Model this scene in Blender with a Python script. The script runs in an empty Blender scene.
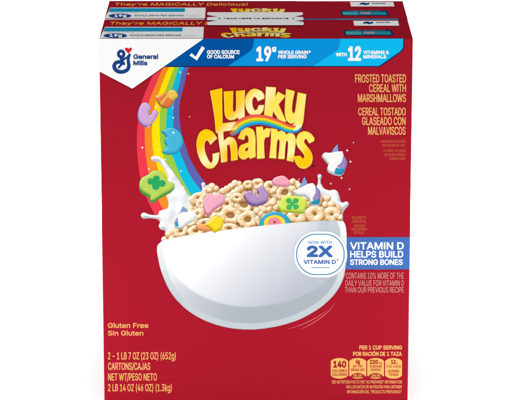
import bpy, bmesh, math
import numpy as np
from mathutils import Vector
from mathutils.geometry import tessellate_polygon

S = bpy.context.scene
COL = S.collection
rng = np.random.default_rng(7)

# ------------------------------------------------------------------ camera fit
F = 2740.0                      # focal length in photo pixels (photo 512 x 400)
TH = math.radians(14.8)
W = 0.200                       # carton width, metres
TOPY = 38.5
Z0 = F * W / 314.0
OFF = (200 - TOPY) / F * Z0
fw = Vector((0, math.cos(TH), -math.sin(TH)))
up = Vector((0, math.sin(TH), math.cos(TH)))
C0 = -(Z0 * fw) - OFF * up      # camera relative to front top edge
def ray(px, py):
    return fw + up * ((200 - py) / F) + Vector(((px - 256) / F, 0, 0))
_d = ray(256, 401.0)
H = -(C0.z + _d.z * (-C0.y / _d.y))            # carton height: bottom edge at y = 401
CAM = C0 + Vector((0, 0, H))
def front(px, py, lay=0.0):                     # photo pixel -> point of the front panel
    d = ray(px, py); t = -CAM.y / d.y
    p = CAM + d * t
    return (p.x, -lay * 1e-4, p.z)
def top(px, py, lay=0.0):                       # photo pixel -> point of the top panel
    d = ray(px, py); t = (H - CAM.z) / d.z
    p = CAM + d * t
    return (p.x, p.y, H + lay * 1e-4)
DEPTH = top(256, 19.6)[1]
GAP = 0.0008
STEP_BACK = DEPTH + GAP

# ------------------------------------------------------------------ helpers
def lin1(c):
    c = c / 255.0
    return c / 12.92 if c <= 0.04045 else ((c + 0.055) / 1.055) ** 2.4
def L(h, k=0.9):
    if isinstance(h, str):
        h = h.lstrip('#'); return np.array([lin1(int(h[i:i+2], 16)) for i in (0, 2, 4)]) * k
    return np.array(h)
_mats = {}
def mat(name, color=None, rough=0.62, spec=0.0, attr=False, grain=0.03, scale=900):
    if name in _mats: return _mats[name]
    m = bpy.data.materials.new(name); m.use_nodes = True
    nt = m.node_tree; b = nt.nodes['Principled BSDF']
    b.inputs['Roughness'].default_value = rough
    b.inputs['Specular IOR Level'].default_value = spec
    if attr:
        src = nt.nodes.new('ShaderNodeAttribute'); src.attribute_name = 'ink'
        nt.links.new(src.outputs['Color'], b.inputs['Base Color'])
    else:
        c = L(color)
        tc = nt.nodes.new('ShaderNodeTexCoord')
        nz = nt.nodes.new('ShaderNodeTexNoise'); nz.inputs['Scale'].default_value = scale
        nz.inputs['Detail'].default_value = 3
        nt.links.new(tc.outputs['Object'], nz.inputs['Vector'])
        mx = nt.nodes.new('ShaderNodeMix'); mx.data_type = 'RGBA'
        mx.inputs[6].default_value = (*(c * (1 - grain)), 1); mx.inputs[7].default_value = (*np.minimum(c * (1 + grain), 0.93), 1)
        nt.links.new(nz.outputs['Fac'], mx.inputs[0]); nt.links.new(mx.outputs[2], b.inputs['Base Color'])
    _mats[name] = m
    return m
def link(me, name, m, parent, label=None):
    o = bpy.data.objects.new(name, me); COL.objects.link(o)
    if m: me.materials.append(m)
    if parent: o.parent = parent
    if label: o['label'] = label
    return o
def mesh_from(name, verts, faces, m, parent, label=None):
    me = bpy.data.meshes.new(name); me.from_pydata(verts, [], faces); me.update()
    return link(me, name, m, parent, label)
def catmull(pts, closed=True, n=6):
    P = [np.array(p, float) for p in pts]; k = len(P); out = []
    for i in range(k if closed else k - 1):
        if closed: a, b, c, d = P[(i-1) % k], P[i], P[(i+1) % k], P[(i+2) % k]
        else: a, b, c, d = P[max(i-1, 0)], P[i], P[i+1], P[min(i+2, k-1)]
        for j in range(n):
            t = j / n
            out.append(0.5 * ((2*b) + (-a+c)*t + (2*a-5*b+4*c-d)*t*t + (-a+3*b-3*c+d)*t**3))
    if not closed: out.append(P[-1])
    return [tuple(p) for p in out]
def chaikin(pts, it=2):
    P = [np.array(p, float) for p in pts]
    n = len(P); S_ = []
    for i in range(n):          # sharp corners stay nearly sharp
        a, b, c = P[i-1], P[i], P[(i+1) % n]
        u, v = (b-a)/np.linalg.norm(b-a), (c-b)/np.linalg.norm(c-b)
        if abs(math.acos(max(-1, min(1, float(u @ v))))) > math.radians(62):
            S_ += [b-u*min(.45, .3*np.linalg.norm(b-a)), b, b+v*min(.45, .3*np.linalg.norm(c-b))]
        else: S_.append(b)
    P = S_
    for _ in range(it):
        Q = []
        for i in range(len(P)):
            a, b = P[i], P[(i+1) % len(P)]
            Q += [a*.8+b*.2, a*.2+b*.8]
        P = Q
    return [tuple(p) for p in P]
def rrect(x0, y0, x1, y1, r, n=8):
    out = []
    for cx, cy, a0 in ((x1-r, y0+r, -90), (x1-r, y1-r, 0), (x0+r, y1-r, 90), (x0+r, y0+r, 180)):
        for i in range(n+1):
            a = math.radians(a0 + 90*i/n); out.append((cx+r*math.cos(a), cy+r*math.sin(a)))
    return out
def poly(name, loops, m, parent, lay, mapf=front, label=None):
    """flat printed area: list of loops (first outer, rest holes) in photo pixels"""
    if not isinstance(loops[0], list): loops = [loops]
    L3 = [[Vector((x, -y, 0)) for x, y in lp] for lp in loops]
    tris = tessellate_polygon(L3)
    flat = [p for lp in loops for p in lp]
    verts = [mapf(x, y, lay) for x, y in flat]
    faces = []
    for t in tris:
        a, b, c = [Vector(verts[i]) for i in t]
        nn = (b-a).cross(c-a); want = Vector((0, -1, 0)) if mapf is front else Vector((0, 0, 1))
        faces.append(tuple(t) if nn.dot(want) > 0 else tuple(reversed(t)))
    return mesh_from(name, verts, faces, m, parent, label)
def multi(name, polys, m, parent, lay, mapf=front, label=None):
    """several separate flat areas of one part in one mesh"""
    V, Fc = [], []
    for lp in polys:
        b = len(V); V += [mapf(x, y, lay) for x, y in lp]
        tr = tessellate_polygon([[Vector((x, -y, 0)) for x, y in lp]])
        for t in tr: Fc.append(tuple(b + i for i in t))
    return mesh_from(name, V, Fc, m, parent, label)

# ---- text: letter outlines drawn as plain point loops (cap height 254) -----
CAPH, SPACE = 254.0, 94
GLYPHS = {}
for _l in r"""A240:8,0 101,254 138,254 231,0 198,0 144,151 132,186 116,239 123,239 106,185 95,151 43,0;55,71 55,99 185,99 185,71
B228:30,0 30,254 121,254 137,253 152,250 164,245 175,239 184,230 190,221 195,210 198,199 199,187 198,177 197,168 193,160 189,153 184,148 178,143 157,133 157,131 166,130 174,127 182,123 189,117 196,110 201,102 205,92 208,81 209,68 208,56 205,44 200,33 193,24 184,16 172,9 158,4 142,1 123,0;62,29 122,29 140,30 154,34 165,40 172,48 176,58 178,68 177,77 175,85 171,92 166,99 160,104 153,109 144,113 135,115 124,115 62,115;62,143 119,143 128,143 136,145 144,148 151,152 157,157 162,163 165,170 167,178 168,186 167,197 163,206 156,214 147,221 135,225 120,226 62,226
C255:134,-3 113,-2 93,4 75,12 59,25 46,40 35,58 27,78 22,101 20,127 22,153 27,176 35,197 46,215 59,230 75,242 93,251 113,256 134,258 146,257 158,255 170,252 181,248 191,242 201,236 210,228 217,219 224,209 229,198 234,187 236,174 204,174 202,183 199,190 195,197 179,214 158,224 134,228 119,227 105,223 92,216 80,207 71,196 62,182 57,166 53,148 52,127 53,107 57,88 63,72 71,59 80,47 92,38 105,32 119,28 134,26 158,30 179,40 195,57 204,80 236,80 234,68 229,56 224,45 217,36 210,27 201,19 192,12 181,7 170,2 159,-1 146,-3
D251:109,0 48,0 48,29 107,29 127,30 144,34 159,40 171,49 182,61 189,75 195,90 198,108 200,128 198,147 195,165 190,180 182,194 172,205 160,214 145,221 129,225 110,226 47,226 47,254 113,254 136,253 157,248 176,239 192,228 206,213 217,196 225,175 229,153 231,128 229,102 224,80 217,59 206,42 192,27 175,15 156,7 134,2;62,254 62,0 30,0 30,254
E209:30,0 30,254 186,254 186,226 62,226 62,143 178,143 178,114 62,114 62,29 188,29 188,0
F205:30,0 30,254 185,254 185,226 62,226 62,139 173,139 173,111 62,111 62,0
G260:134,-3 113,-2 93,4 75,13 59,25 45,40 35,58 27,78 22,102 20,127 22,153 27,176 35,197 45,215 59,230 74,242 92,251 112,256 132,258 146,257 158,255 170,252 181,247 192,242 202,235 210,227 218,218 225,208 230,198 234,186 237,174 204,174 194,197 178,213 158,224 133,228 118,227 104,223 92,216 80,207 70,196 62,182 57,166 53,148 52,127 53,107 57,88 63,72 71,59 81,47 92,38 105,32 119,28 134,26 148,27 161,31 172,36 183,43 191,51 198,62 203,74 206,87 207,101 217,100 141,100 141,128 239,128 239,100 237,80 233,62 225,45 215,31 203,19 188,9 172,2 154,-2
H258:30,0 30,254 62,254 62,144 196,144 196,254 228,254 228,0 196,0 196,116 62,116 62,0
I150:16,0 16,29 59,29 59,226 16,226 16,254 135,254 135,226 91,226 91,29 135,29 135,0
J198:93,-3 71,-1 53,5 38,16 26,31 19,50 17,73 17,86 49,86 49,73 50,58 54,47 61,37 70,30 80,26 93,25 105,26 115,30 124,37 131,47 135,58 136,73 136,254 168,254 168,73 166,50 159,31 147,16 132,5 113,-1
L197:30,0 30,254 62,254 62,29 181,29 181,0
M314:30,0 30,254 76,254 139,94 144,79 150,61 156,42 161,24 154,24 159,41 165,61 171,79 176,94 238,254 284,254 284,0 252,0 252,145 252,163 253,184 253,207 253,229 256,229 249,205 241,181 234,161 228,145 171,0 143,0 85,145 80,160 72,181 65,204 56,229 59,229 60,208 60,186 61,164 61,145 61,0
N262:30,0 30,254 68,254 172,91 181,75 194,53 207,27 202,27 200,54 200,79 199,97 199,254 232,254 232,0 193,0 101,145 89,165 74,191 54,226 60,227 61,192 62,164 62,145 62,0
O267:133,-3 112,-2 93,4 75,12 59,25 46,40 35,58 27,78 22,101 20,127 22,153 27,176 35,197 46,215 59,230 75,242 93,251 112,256 133,258 155,256 174,251 192,242 208,230 221,215 232,197 240,176 245,153 247,127 245,101 240,78 232,58 221,40 208,25 192,12 174,4 155,-2;133,26 148,28 162,32 175,38 186,47 196,58 204,72 210,88 214,106 215,127 214,148 210,166 204,182 196,196 186,207 175,216 162,223 148,227 133,228 119,227 105,223 92,216 81,207 71,196 63,182 57,166 53,148 52,127 53,106 57,88 63,72 71,58 81,47 92,38 105,32 119,28
P222:30,0 30,254 118,254 136,253 152,250 166,244 178,236 187,226 195,215 200,202 203,189 204,174 203,159 200,145 195,133 187,121 178,112 166,104 152,98 136,94 118,93 55,93 55,121 116,121 129,122 139,124 149,128 156,133 162,139 167,147 170,155 172,164 172,174 172,184 170,193 167,201 162,208 156,214 148,219 139,223 129,225 116,226 62,226 62,0
R225:30,0 30,254 118,254 136,253 153,250 167,244 178,237 188,227 195,217 200,204 204,191 205,176 204,161 200,148 195,136 188,125 178,116 166,109 152,103 136,100 118,99 48,99 48,128 117,128 129,128 140,130 149,133 156,138 162,143 167,150 170,158 172,167 173,176 172,186 170,194 167,202 162,209 156,215 149,220 140,223 129,225 116,226 62,226 62,0;177,0 115,115 151,115 214,0
S223:112,-4 94,-3 78,0 64,5 51,11 41,20 32,30 25,42 21,54 19,68 52,68 54,59 57,51 62,44 68,38 75,33 83,29 92,27 102,25 112,25 123,25 133,27 143,30 151,34 159,40 165,46 169,53 172,61 173,70 172,77 170,84 166,89 161,94 155,99 148,102 122,111 92,120 72,126 56,135 43,145 34,156 28,170 26,186 27,200 31,213 37,224 46,234 57,242 69,249 83,254 97,257 114,258 130,257 145,254 158,249 170,242 180,234 189,224 195,213 199,202 200,189 169,189 166,201 160,211 151,219 140,225 127,228 112,229 102,229 92,227 84,224 76,220 70,215 64,209 61,203 58,195 58,188 58,180 61,173 65,167 71,162 78,158 85,154 106,147 132,140 156,132 179,119 186,113 192,106 197,99 201,90 203,80 204,69 203,56 199,43 193,32 185,21 174,13 162,5 147,0 130,-3
T224:16,226 16,254 208,254 208,226 128,226 128,0 96,0 96,226
U259:129,-4 110,-3 93,1 77,8 63,17 52,27 42,40 36,54 31,70 30,87 30,254 62,254 62,89 63,77 66,66 70,57 77,48 84,40 94,34 104,29 116,27 129,26 143,27 155,29 165,34 175,40 182,48 188,57 193,66 195,77 196,89 196,254 229,254 229,87 227,70 223,54 216,40 207,27 195,17 182,8 166,1 149,-3
V240:102,0 8,254 42,254 96,103 108,69 124,15 117,15 133,69 145,103 197,254 231,254 139,0
W343:78,0 8,254 41,254 82,98 88,73 93,47 98,20 95,20 100,47 106,73 112,98 153,254 190,254 231,98 237,73 243,47 249,20 244,20 249,47 255,73 261,98 302,254 335,254 265,0 228,0 184,161 176,196 168,237 175,237 167,197 159,161 115,0
X237:9,0 109,142 109,118 15,254 52,254 89,200 102,181 112,164 122,146 116,146 126,164 136,181 149,200 187,254 223,254 129,119 129,143 228,0 191,0 146,65 134,83 125,98 115,116 122,116 113,98 103,83 91,65 46,0
Y236:102,0 102,104 8,254 46,254 96,172 111,146 125,115 112,115 126,146 140,172 191,254 228,254 134,104 134,0
Z219:21,0 21,23 137,193 153,215 170,238 174,227 143,226 111,226 20,226 20,254 198,254 198,231 84,64 67,40 49,17 45,27 76,28 107,29 200,29 200,0
0227:113,-3 95,-2 79,3 65,12 53,24 42,39 34,57 29,77 25,101 24,127 25,153 29,177 35,197 43,215 53,230 65,242 79,251 95,256 113,258 131,256 147,251 161,242 174,230 184,215 192,197 198,177 201,153 203,127 201,101 198,77 192,57 184,39 174,24 162,12 147,3 131,-2;113,25 125,26 136,30 145,37 153,46 160,58 165,72 169,88 171,107 172,127 171,148 169,166 165,182 160,197 153,208 145,218 136,224 125,228 113,230 101,228 91,224 82,218 73,208 67,197 62,182 58,166 55,148 55,127 55,107 58,88 62,72 67,58 73,46 82,37 91,30 101,26
1227:38,0 38,27 195,27 195,0;138,254 138,0 106,0 106,224 105,224 43,179 43,213 99,254
2227:32,0 32,24 117,114 141,141 155,163 158,170 160,178 160,186 159,194 157,202 154,209 149,215 143,220 137,224 129,227 121,229 112,230 102,229 94,227 86,224 79,219 74,213 69,207 66,199 64,190 64,181 33,181 34,196 37,209 43,221 51,232 60,241 72,248 84,253 98,257 112,258 127,257 141,254 153,248 164,241 173,233 181,223 186,211 189,199 191,186 190,177 188,168 185,159 181,150 175,140 168,129 133,90 76,30 76,28 195,28 195,0
3227:109,-3 94,-2 80,0 66,5 54,11 44,19 35,29 28,40 24,52 22,66 55,66 56,58 59,50 63,44 69,38 75,33 83,30 91,27 100,25 109,25 119,26 129,27 138,30 145,35 152,40 157,46 161,54 164,63 165,72 164,81 162,90 158,98 153,105 146,112 137,117 127,121 115,123 101,124 78,124 78,150 144,224 144,226 35,226 35,254 186,254 186,230 106,139 106,144 124,145 140,143 154,138 167,131 177,122 185,111 192,99 195,86 196,72 195,58 191,45 185,33 177,22 166,13 154,6 141,1 125,-2
4227:20,53 20,79 123,254 155,254 54,83 54,81 207,81 207,53;141,0 141,61 141,73 141,159 171,159 171,0
5227:111,-3 96,-2 82,1 70,6 59,12 49,20 41,30 35,41 32,53 30,65 61,65 62,58 65,51 69,44 74,39 80,34 87,30 94,27 102,26 111,25 120,26 130,28 138,32 146,38 152,44 157,52 161,61 163,71 164,81 163,92 161,101 157,111 151,119 145,125 137,131 129,135 119,138 109,138 84,134 76,131 69,127 64,123 34,126 48,254 183,254 183,226 75,226 67,151 68,151 74,155 81,159 89,162 97,165 106,166 115,167 126,166 137,164 147,160 156,156 165,150 172,143 179,134 185,125 189,116 193,105 195,94 195,82 194,66 191,51 184,38 176,26 166,16 154,8 141,1 126,-2
6227:113,-3 98,-2 84,1 71,7 60,15 50,25 42,37 36,51 33,65 32,81 33,93 35,106 40,119 47,134 56,151 69,170 126,254 161,254 75,131 73,131 83,144 98,153 117,157 132,156 146,153 158,147 169,140 178,131 185,120 190,107 193,94 194,79 193,63 190,49 184,36 176,25 166,15 155,7 142,1 128,-2;113,24 123,25 131,27 139,31 146,37 152,43 157,51 161,59 163,69 164,79 163,89 161,98 157,107 152,114 146,121 139,126 131,130 123,132 113,133 104,132 95,130 87,126 80,121 74,114 69,107 65,99 63,89 62,79 63,69 65,59 69,51 74,43 80,37 87,31 95,27 104,25
7227:48,0 162,224 162,226 31,226 31,254 195,254 195,224 82,0
8227:113,-3 97,-2 82,1 68,6 56,13 45,21 37,31 31,42 27,54 26,68 27,78 29,88 33,98 37,106 43,114 51,121 58,126 67,130 76,132 76,133 65,138 55,145 46,154 40,165 36,177 35,190 36,203 40,214 45,225 53,234 62,242 73,249 85,254 99,257 113,258 128,257 141,254 153,249 164,242 173,234 181,225 186,214 190,203 191,190 190,177 186,165 180,154 171,145 162,138 150,133 150,132 159,130 168,126 176,121 183,114 189,106 194,98 197,88 200,78 200,68 199,54 195,42 189,31 181,21 171,13 158,6 145,1 130,-2;113,25 124,25 134,27 142,30 150,34 156,40 161,46 165,53 168,61 168,69 168,78 165,87 161,94 156,101 149,107 141,111 133,115 123,117 113,118 103,117 93,115 85,111 77,107 70,101 65,94 61,87 58,78 58,69 58,61 61,53 64,46 70,40 76,34 84,30 92,27 102,25;113,145 122,145 130,147 137,150 144,154 149,159 154,165 157,172 159,180 160,188 159,196 157,203 154,210 149,216 144,221 138,225 130,228 122,229 113,230 104,229 96,228 89,225 82,221 77,216 72,210 69,203 67,196 66,188 67,180 69,172 72,165 77,159 82,154 89,150 96,147 104,145
9227:113,258 128,257 142,253 155,247 166,239 176,229 184,217 190,204 193,189 194,173 194,161 191,148 186,135 180,120 170,103 158,84 100,0 65,0 151,124 154,124 144,111 128,101 109,97 94,98 81,102 69,107 58,114 49,124 41,134 36,147 33,161 32,176 33,191 36,205 42,218 50,230 60,239 71,247 84,253 98,257;113,230 104,229 95,227 87,223 80,218 74,211 69,204 66,195 63,186 63,176 63,166 66,156 69,148 74,140 80,134 87,129 95,125 104,122 113,122 123,122 131,125 139,129 146,134 152,140 157,147 161,156 163,165 164,175 163,185 161,195 157,204 152,211 146,218 139,223 131,227 123,229
a195:80,-4 68,-4 57,-1 47,2 38,8 30,14 24,22 19,32 16,42 15,54 16,64 18,73 22,80 26,87 32,92 39,97 63,105 89,110 117,113 133,117 135,120 137,123 138,127 138,128 137,136 136,142 133,148 130,153 125,158 120,161 113,163 106,165 98,165 89,165 82,164 75,161 59,150 50,137 20,146 26,156 32,165 39,173 48,179 57,184 66,188 77,190 87,192 97,192 119,190 143,180 150,175 156,168 161,160 165,150 168,139 168,126 168,0 138,0 138,26 136,26 126,12 108,1 100,-2 90,-4;85,23 96,23 106,26 114,29 121,34 127,40 132,47 135,54 137,61 138,69 138,95 130,91 116,88 100,86 88,84 67,79 61,77 56,74 52,70 48,65 47,59 46,52 46,46 48,41 51,36 55,32 59,29 65,26
b212:115,-4 104,-3 94,-1 86,2 69,16 59,29 56,29 56,0 26,0 26,254 57,254 57,160 59,160 69,173 86,186 94,190 103,192 115,192 130,191 144,187 156,180 168,171 177,160 185,146 191,131 194,113 195,94 194,75 191,58 185,42 177,29 168,17 157,8 144,1 130,-3;110,23 121,24 131,28 140,33 147,40 153,48 158,58 161,70 163,82 164,95 163,108 161,120 158,131 153,140 147,149 140,156 131,161 121,164 110,165 99,164 89,161 81,156 73,149 67,141 62,131 59,120 57,108 56,95 57,81 59,69 63,58 67,48 73,39 81,32 89,27 99,24
c198:104,-4 87,-3 72,1 58,8 46,17 36,29 28,43 22,58 18,75 17,94 18,113 22,130 28,146 36,159 46,171 58,180 72,187 87,191 104,192 130,189 153,178 170,161 181,138 151,131 145,145 135,155 121,162 104,165 92,164 81,161 73,155 65,148 59,139 54,129 51,118 49,106 48,94 49,81 51,70 54,59 59,49 65,40 73,33 81,28 92,24 104,23 121,26 135,33 146,44 152,59 181,51 179,43 175,35 171,28 153,11 130,0
d212:98,-4 82,-3 68,1 56,8 44,17 35,29 27,42 22,58 18,75 17,94 18,113 22,131 27,146 35,160 45,171 56,180 69,187 83,191 98,192 109,192 118,190 126,186 144,173 153,160 155,160 155,254 186,254 186,0 156,0 156,29 153,29 143,16 126,2 118,-1 109,-3;102,23 113,24 123,27 132,32 139,39 145,48 150,58 153,69 155,81 156,95 155,108 153,120 150,131 145,141 139,149 132,156 123,161 113,164 102,165 91,164 81,161 72,156 65,149 59,140 54,131 51,120 49,108 48,95 49,82 51,70 54,58 59,48 65,40 73,33 81,28 91,24
e202:106,-4 88,-3 73,1 58,8 46,17 36,29 28,42 22,58 18,75 17,93 18,112 22,129 28,145 36,159 46,170 58,180 71,187 86,191 103,192 113,192 123,190 133,187 142,183 151,177 160,170 167,162 173,152 179,141 182,128 185,113 186,97 186,85 37,85 37,110 169,110 155,101 154,113 152,124 149,134 144,143 138,151 131,157 123,161 113,164 103,165 92,164 82,161 73,157 66,151 59,143 54,135 51,125 49,116 48,105 48,89 49,75 51,64 55,53 61,44 67,37 76,31 85,26 95,24 106,23 127,26 143,36 153,53 182,45 179,36 174,27 168,20 160,13 151,7 141,2 130,-1 119,-3
f127:114,190 114,164 3,164 3,190;40,0 40,216 41,226 44,235 48,243 53,250 60,255 68,259 76,262 85,264 94,265 111,263 121,260 114,234 107,236 97,237 89,236 82,234 77,230 74,225 72,218 71,209 71,0
g213:103,-75 90,-75 78,-73 67,-70 57,-66 49,-61 41,-55 35,-49 30,-42 25,-35 51,-20 61,-33 77,-44 85,-47 93,-48 103,-49 118,-47 130,-44 141,-38 149,-29 154,-17 156,-3 156,34 153,34 143,21 126,8 118,5 109,3 97,2 83,4 69,7 56,13 45,22 35,32 28,45 22,60 18,77 17,96 18,114 22,131 27,147 35,160 45,171 56,180 69,187 83,191 98,192 109,192 119,190 127,186 144,173 154,159 157,159 157,190 186,190 186,-4 185,-20 181,-33 175,-45 167,-54 157,-62 145,-68 132,-72 118,-74;102,30 113,30 123,33 132,38 139,44 145,51 150,61 153,71 156,83 156,96 156,109 153,121 150,132 145,141 139,150 132,156 123,161 114,164 102,165 91,164 81,161 73,156 65,149 59,141 54,131 51,120 49,109 48,96 49,84 51,72 54,61 59,52 65,44 73,38 81,33 91,30
h205:57,113 57,0 26,0 26,254 57,254 57,144 51,144 58,159 66,172 76,181 87,187 100,191 114,192 126,191 137,189 148,184 157,178 164,170 170,160 175,149 178,135 179,120 179,0 148,0 148,118 147,131 143,143 136,152 128,159 117,163 105,165 96,164 88,162 80,159 74,154 68,148 63,141 60,133 58,124
i83:26,0 26,190 57,190 57,0;42,221 36,222 31,224 27,227 23,231 21,236 21,242 21,247 23,252 27,256 31,259 36,261 42,262 47,261 52,259 57,256 60,252 62,247 63,242 62,236 60,231 57,227 52,224 47,222
k190:55,68 55,106 60,106 142,190 180,190 92,100 89,100;26,0 26,254 57,254 57,0;147,0 74,93 96,114 186,0
l95:70,-1 56,0 45,4 37,10 31,19 27,29 26,42 26,254 57,254 57,49 57,42 58,35 60,31 63,28 67,27 73,26 80,26 85,27 90,1 81,0
m305:26,0 26,190 56,190 56,148 54,148 57,157 61,166 66,173 72,179 79,184 86,188 94,191 102,193 110,193 123,192 134,187 144,180 151,171 157,160 160,147 156,147 159,156 163,164 169,172 175,178 182,183 190,187 199,191 208,192 218,193 229,192 239,190 249,186 257,180 264,173 270,164 275,154 278,141 278,128 278,0 248,0 248,127 247,139 243,149 236,156 228,161 219,164 209,165 201,165 194,163 187,160 181,156 177,151 173,145 170,139 168,131 168,124 168,0 137,0 137,130 136,140 132,148 126,156 119,161 110,164 100,165 92,165 85,163 79,160 73,156 67,151 63,145 60,137 58,129 57,119 57,0
n205:57,113 57,0 26,0 26,190 56,190 56,144 51,144 58,159 66,172 76,181 87,187 100,191 114,192 126,191 137,189 147,184 156,178 164,170 170,160 175,149 178,135 179,120 179,0 148,0 148,118 147,131 143,143 136,152 128,159 117,163 105,165 96,164 88,162 80,159 74,154 68,148 63,141 60,133 58,124
o208:104,-4 87,-3 72,1 58,8 46,17 36,29 28,43 22,58 18,75 17,94 18,113 22,130 28,146 36,159 46,171 58,180 72,187 87,191 104,192 120,191 136,187 149,180 161,171 171,159 180,146 186,130 189,113 191,94 189,75 186,58 180,43 171,29 161,17 149,8 136,1 120,-3;104,23 116,24 126,28 135,33 143,40 149,49 154,59 157,70 159,81 160,94 159,106 157,118 154,129 149,139 143,148 135,155 126,161 116,164 104,165 92,164 81,161 73,155 65,148 59,139 54,129 51,118 49,106 48,94 49,81 51,70 54,59 59,49 65,40 73,33 81,28 92,24
r130:26,0 26,190 56,190 56,160 58,160 62,169 68,177 76,184 85,188 96,191 107,192 115,192 122,192 122,161 115,162 103,163 95,162 87,160 80,157 73,153 67,148 63,142 60,135 58,127 57,118 57,0
s183:91,-4 78,-3 67,-2 56,2 46,6 38,12 31,19 25,27 21,37 18,47 47,53 50,44 55,36 62,30 70,26 80,24 91,23 103,24 113,26 122,31 129,37 133,44 134,51 133,58 131,63 127,68 122,72 115,75 106,78 75,85 59,90 46,96 36,104 29,113 25,124 23,137 24,147 27,157 33,166 39,173 48,180 58,185 69,189 81,191 94,192 106,192 117,190 127,186 136,182 143,176 149,170 155,162 159,154 162,145 134,139 131,146 127,152 121,158 114,163 105,165 94,166 83,165 74,163 65,158 59,153 56,146 54,139 55,132 58,126 62,122 68,118 76,114 86,111 115,105 131,100 143,93 153,86 160,76 164,66 166,53 165,43 161,33 156,24 149,16 140,9 130,3 118,-1 105,-3
t114:102,190 102,164 3,164 3,190;32,236 63,236 63,49 64,41 65,35 68,31 72,27 78,26 85,25 93,26 101,27 107,1 96,-1 84,-2 69,-1 56,4 46,11 38,20 34,32 32,46
u205:91,-3 79,-2 68,1 57,5 48,12 41,20 35,29 30,41 27,54 26,69 26,190 57,190 57,72 58,58 62,47 68,37 77,31 88,26 100,25 109,26 117,28 125,31 131,36 137,41 142,48 145,57 147,66 148,76 148,190 179,190 179,0 149,0 149,46 154,46 147,30 139,18 129,8 117,2 105,-1
v195:81,0 9,190 42,190 83,78 93,43 103,10 92,10 101,43 112,78 152,190 186,190 113,0
w284:69,0 11,190 44,190 67,107 77,68 88,21 82,21 93,67 103,107 126,190 158,190 181,107 191,68 201,21 196,21 206,68 217,107 240,190 272,190 215,0 184,0 159,86 152,112 145,140 138,169 145,169 138,140 131,112 124,86 99,0
y195:24,-69 31,-43 36,-44 52,-44 57,-43 61,-41 65,-37 69,-32 72,-26 75,-18 81,-1 9,190 42,190 83,78 93,43 103,10 92,10 101,43 112,78 153,190 186,190 102,-29 88,-54 83,-59 76,-64 70,-68 62,-70 54,-72 46,-73 32,-72
z190:21,0 21,23 127,160 127,161 24,161 24,190 166,190 166,165 63,30 63,28 169,28 169,0
&224:98,-3 82,-2 68,1 55,6 44,13 35,21 27,31 21,42 18,54 17,67 18,77 20,86 24,95 29,103 35,110 42,117 70,139 108,168 118,176 127,187 131,202 130,210 127,217 123,223 117,227 109,230 101,230 84,227 73,216 70,211 69,205 68,199 73,182 84,164 102,142 219,0 182,0 86,116 61,146 44,172 40,181 38,190 38,199 39,210 41,220 45,229 51,237 58,244 67,249 77,253 88,256 100,257 112,256 123,253 133,249 141,244 148,237 154,230 158,221 161,212 162,202 158,181 146,162 128,146 77,109 68,101 60,94 55,87 51,80 49,73 48,66 49,58 51,50 55,44 59,38 65,33 72,29 79,26 87,24 96,23 106,24 116,26 126,30 135,34 143,41 151,48 157,56 163,65 168,76 172,87 174,99 174,112 204,112 203,97 201,83 198,72 185,46 173,31 166,23 158,15 147,9 136,3 123,0 111,-3
*227:101,111 103,165 57,136 45,158 93,183 45,208 57,229 103,200 101,254 125,254 123,200 169,229 181,208 133,183 181,158 169,136 123,165 125,111
%338:88,141 77,142 68,145 60,149 53,154 48,160 43,168 40,176 38,184 37,194 37,206 38,215 40,224 43,232 48,240 54,246 60,251 68,255 78,258 88,258 98,258 107,255 115,251 122,246 128,240 132,232 135,224 137,215 138,206 138,194 137,184 135,176 132,168 127,160 122,154 115,149 107,145 98,142;88,164 96,165 102,168 106,173 109,179 111,186 112,194 112,206 111,214 109,221 106,227 102,232 96,235 88,236 80,235 74,232 69,227 66,221 64,214 64,206 64,194 64,186 66,179 69,173 74,168 80,165;251,-5 240,-4 231,-2 223,2 216,8 211,14 206,21 203,30 201,38 200,48 200,60 201,69 203,78 206,86 211,94 216,100 223,105 231,109 240,112 251,112 261,112 270,109 278,105 285,100 290,94 295,86 298,78 300,69 300,60 300,48 300,38 298,30 295,21 290,14 285,8 278,2 270,-2 261,-4;251,17 258,18 264,21 269,26 272,33 274,40 274,48 274,60 274,68 272,75 269,81 265,86 258,89 251,90 243,89 237,86 232,81 229,75 227,68 226,60 226,48 227,40 229,33 232,26 236,21 243,18;66,0 241,254 270,254 95,0
(137:45,103 45,122 47,142 50,162 55,182 60,202 66,221 73,239 80,255 88,270 118,270 95,214 81,157 78,138 76,120 76,103 80,57 94,8 118,-48 88,-48 75,-23 64,2 56,27 49,53 46,78
)137:19,-48 43,9 57,58 61,103 60,120 59,138 56,157 41,214 19,270 48,270 56,255 64,239 71,221 77,202 82,182 86,162 90,142 91,122 92,103 91,78 87,52 81,27 72,1 61,-24 48,-48
/125:117,266 36,-38 7,-38 89,266
-227:168,122 168,94 57,94 57,122
!98:34,80 32,254 66,254 64,80;49,-2 43,-1 38,1 33,4 29,9 27,15 26,20 27,26 29,32 33,37 38,40 43,42 49,43 55,42 60,40 65,37 69,32 71,26 72,20 71,15 69,9 65,4 60,1 55,-1
'103:39,159 35,254 68,254 64,159
"161:39,159 35,254 68,254 64,159;96,159 93,254 125,254 122,159
.94:48,-2 42,-1 36,1 31,4 28,9 26,15 25,20 26,27 28,32 31,37 36,40 42,43 48,43 54,43 59,40 64,37 68,32 70,27 71,20 70,15 68,9 64,4 59,1 54,-1
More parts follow.
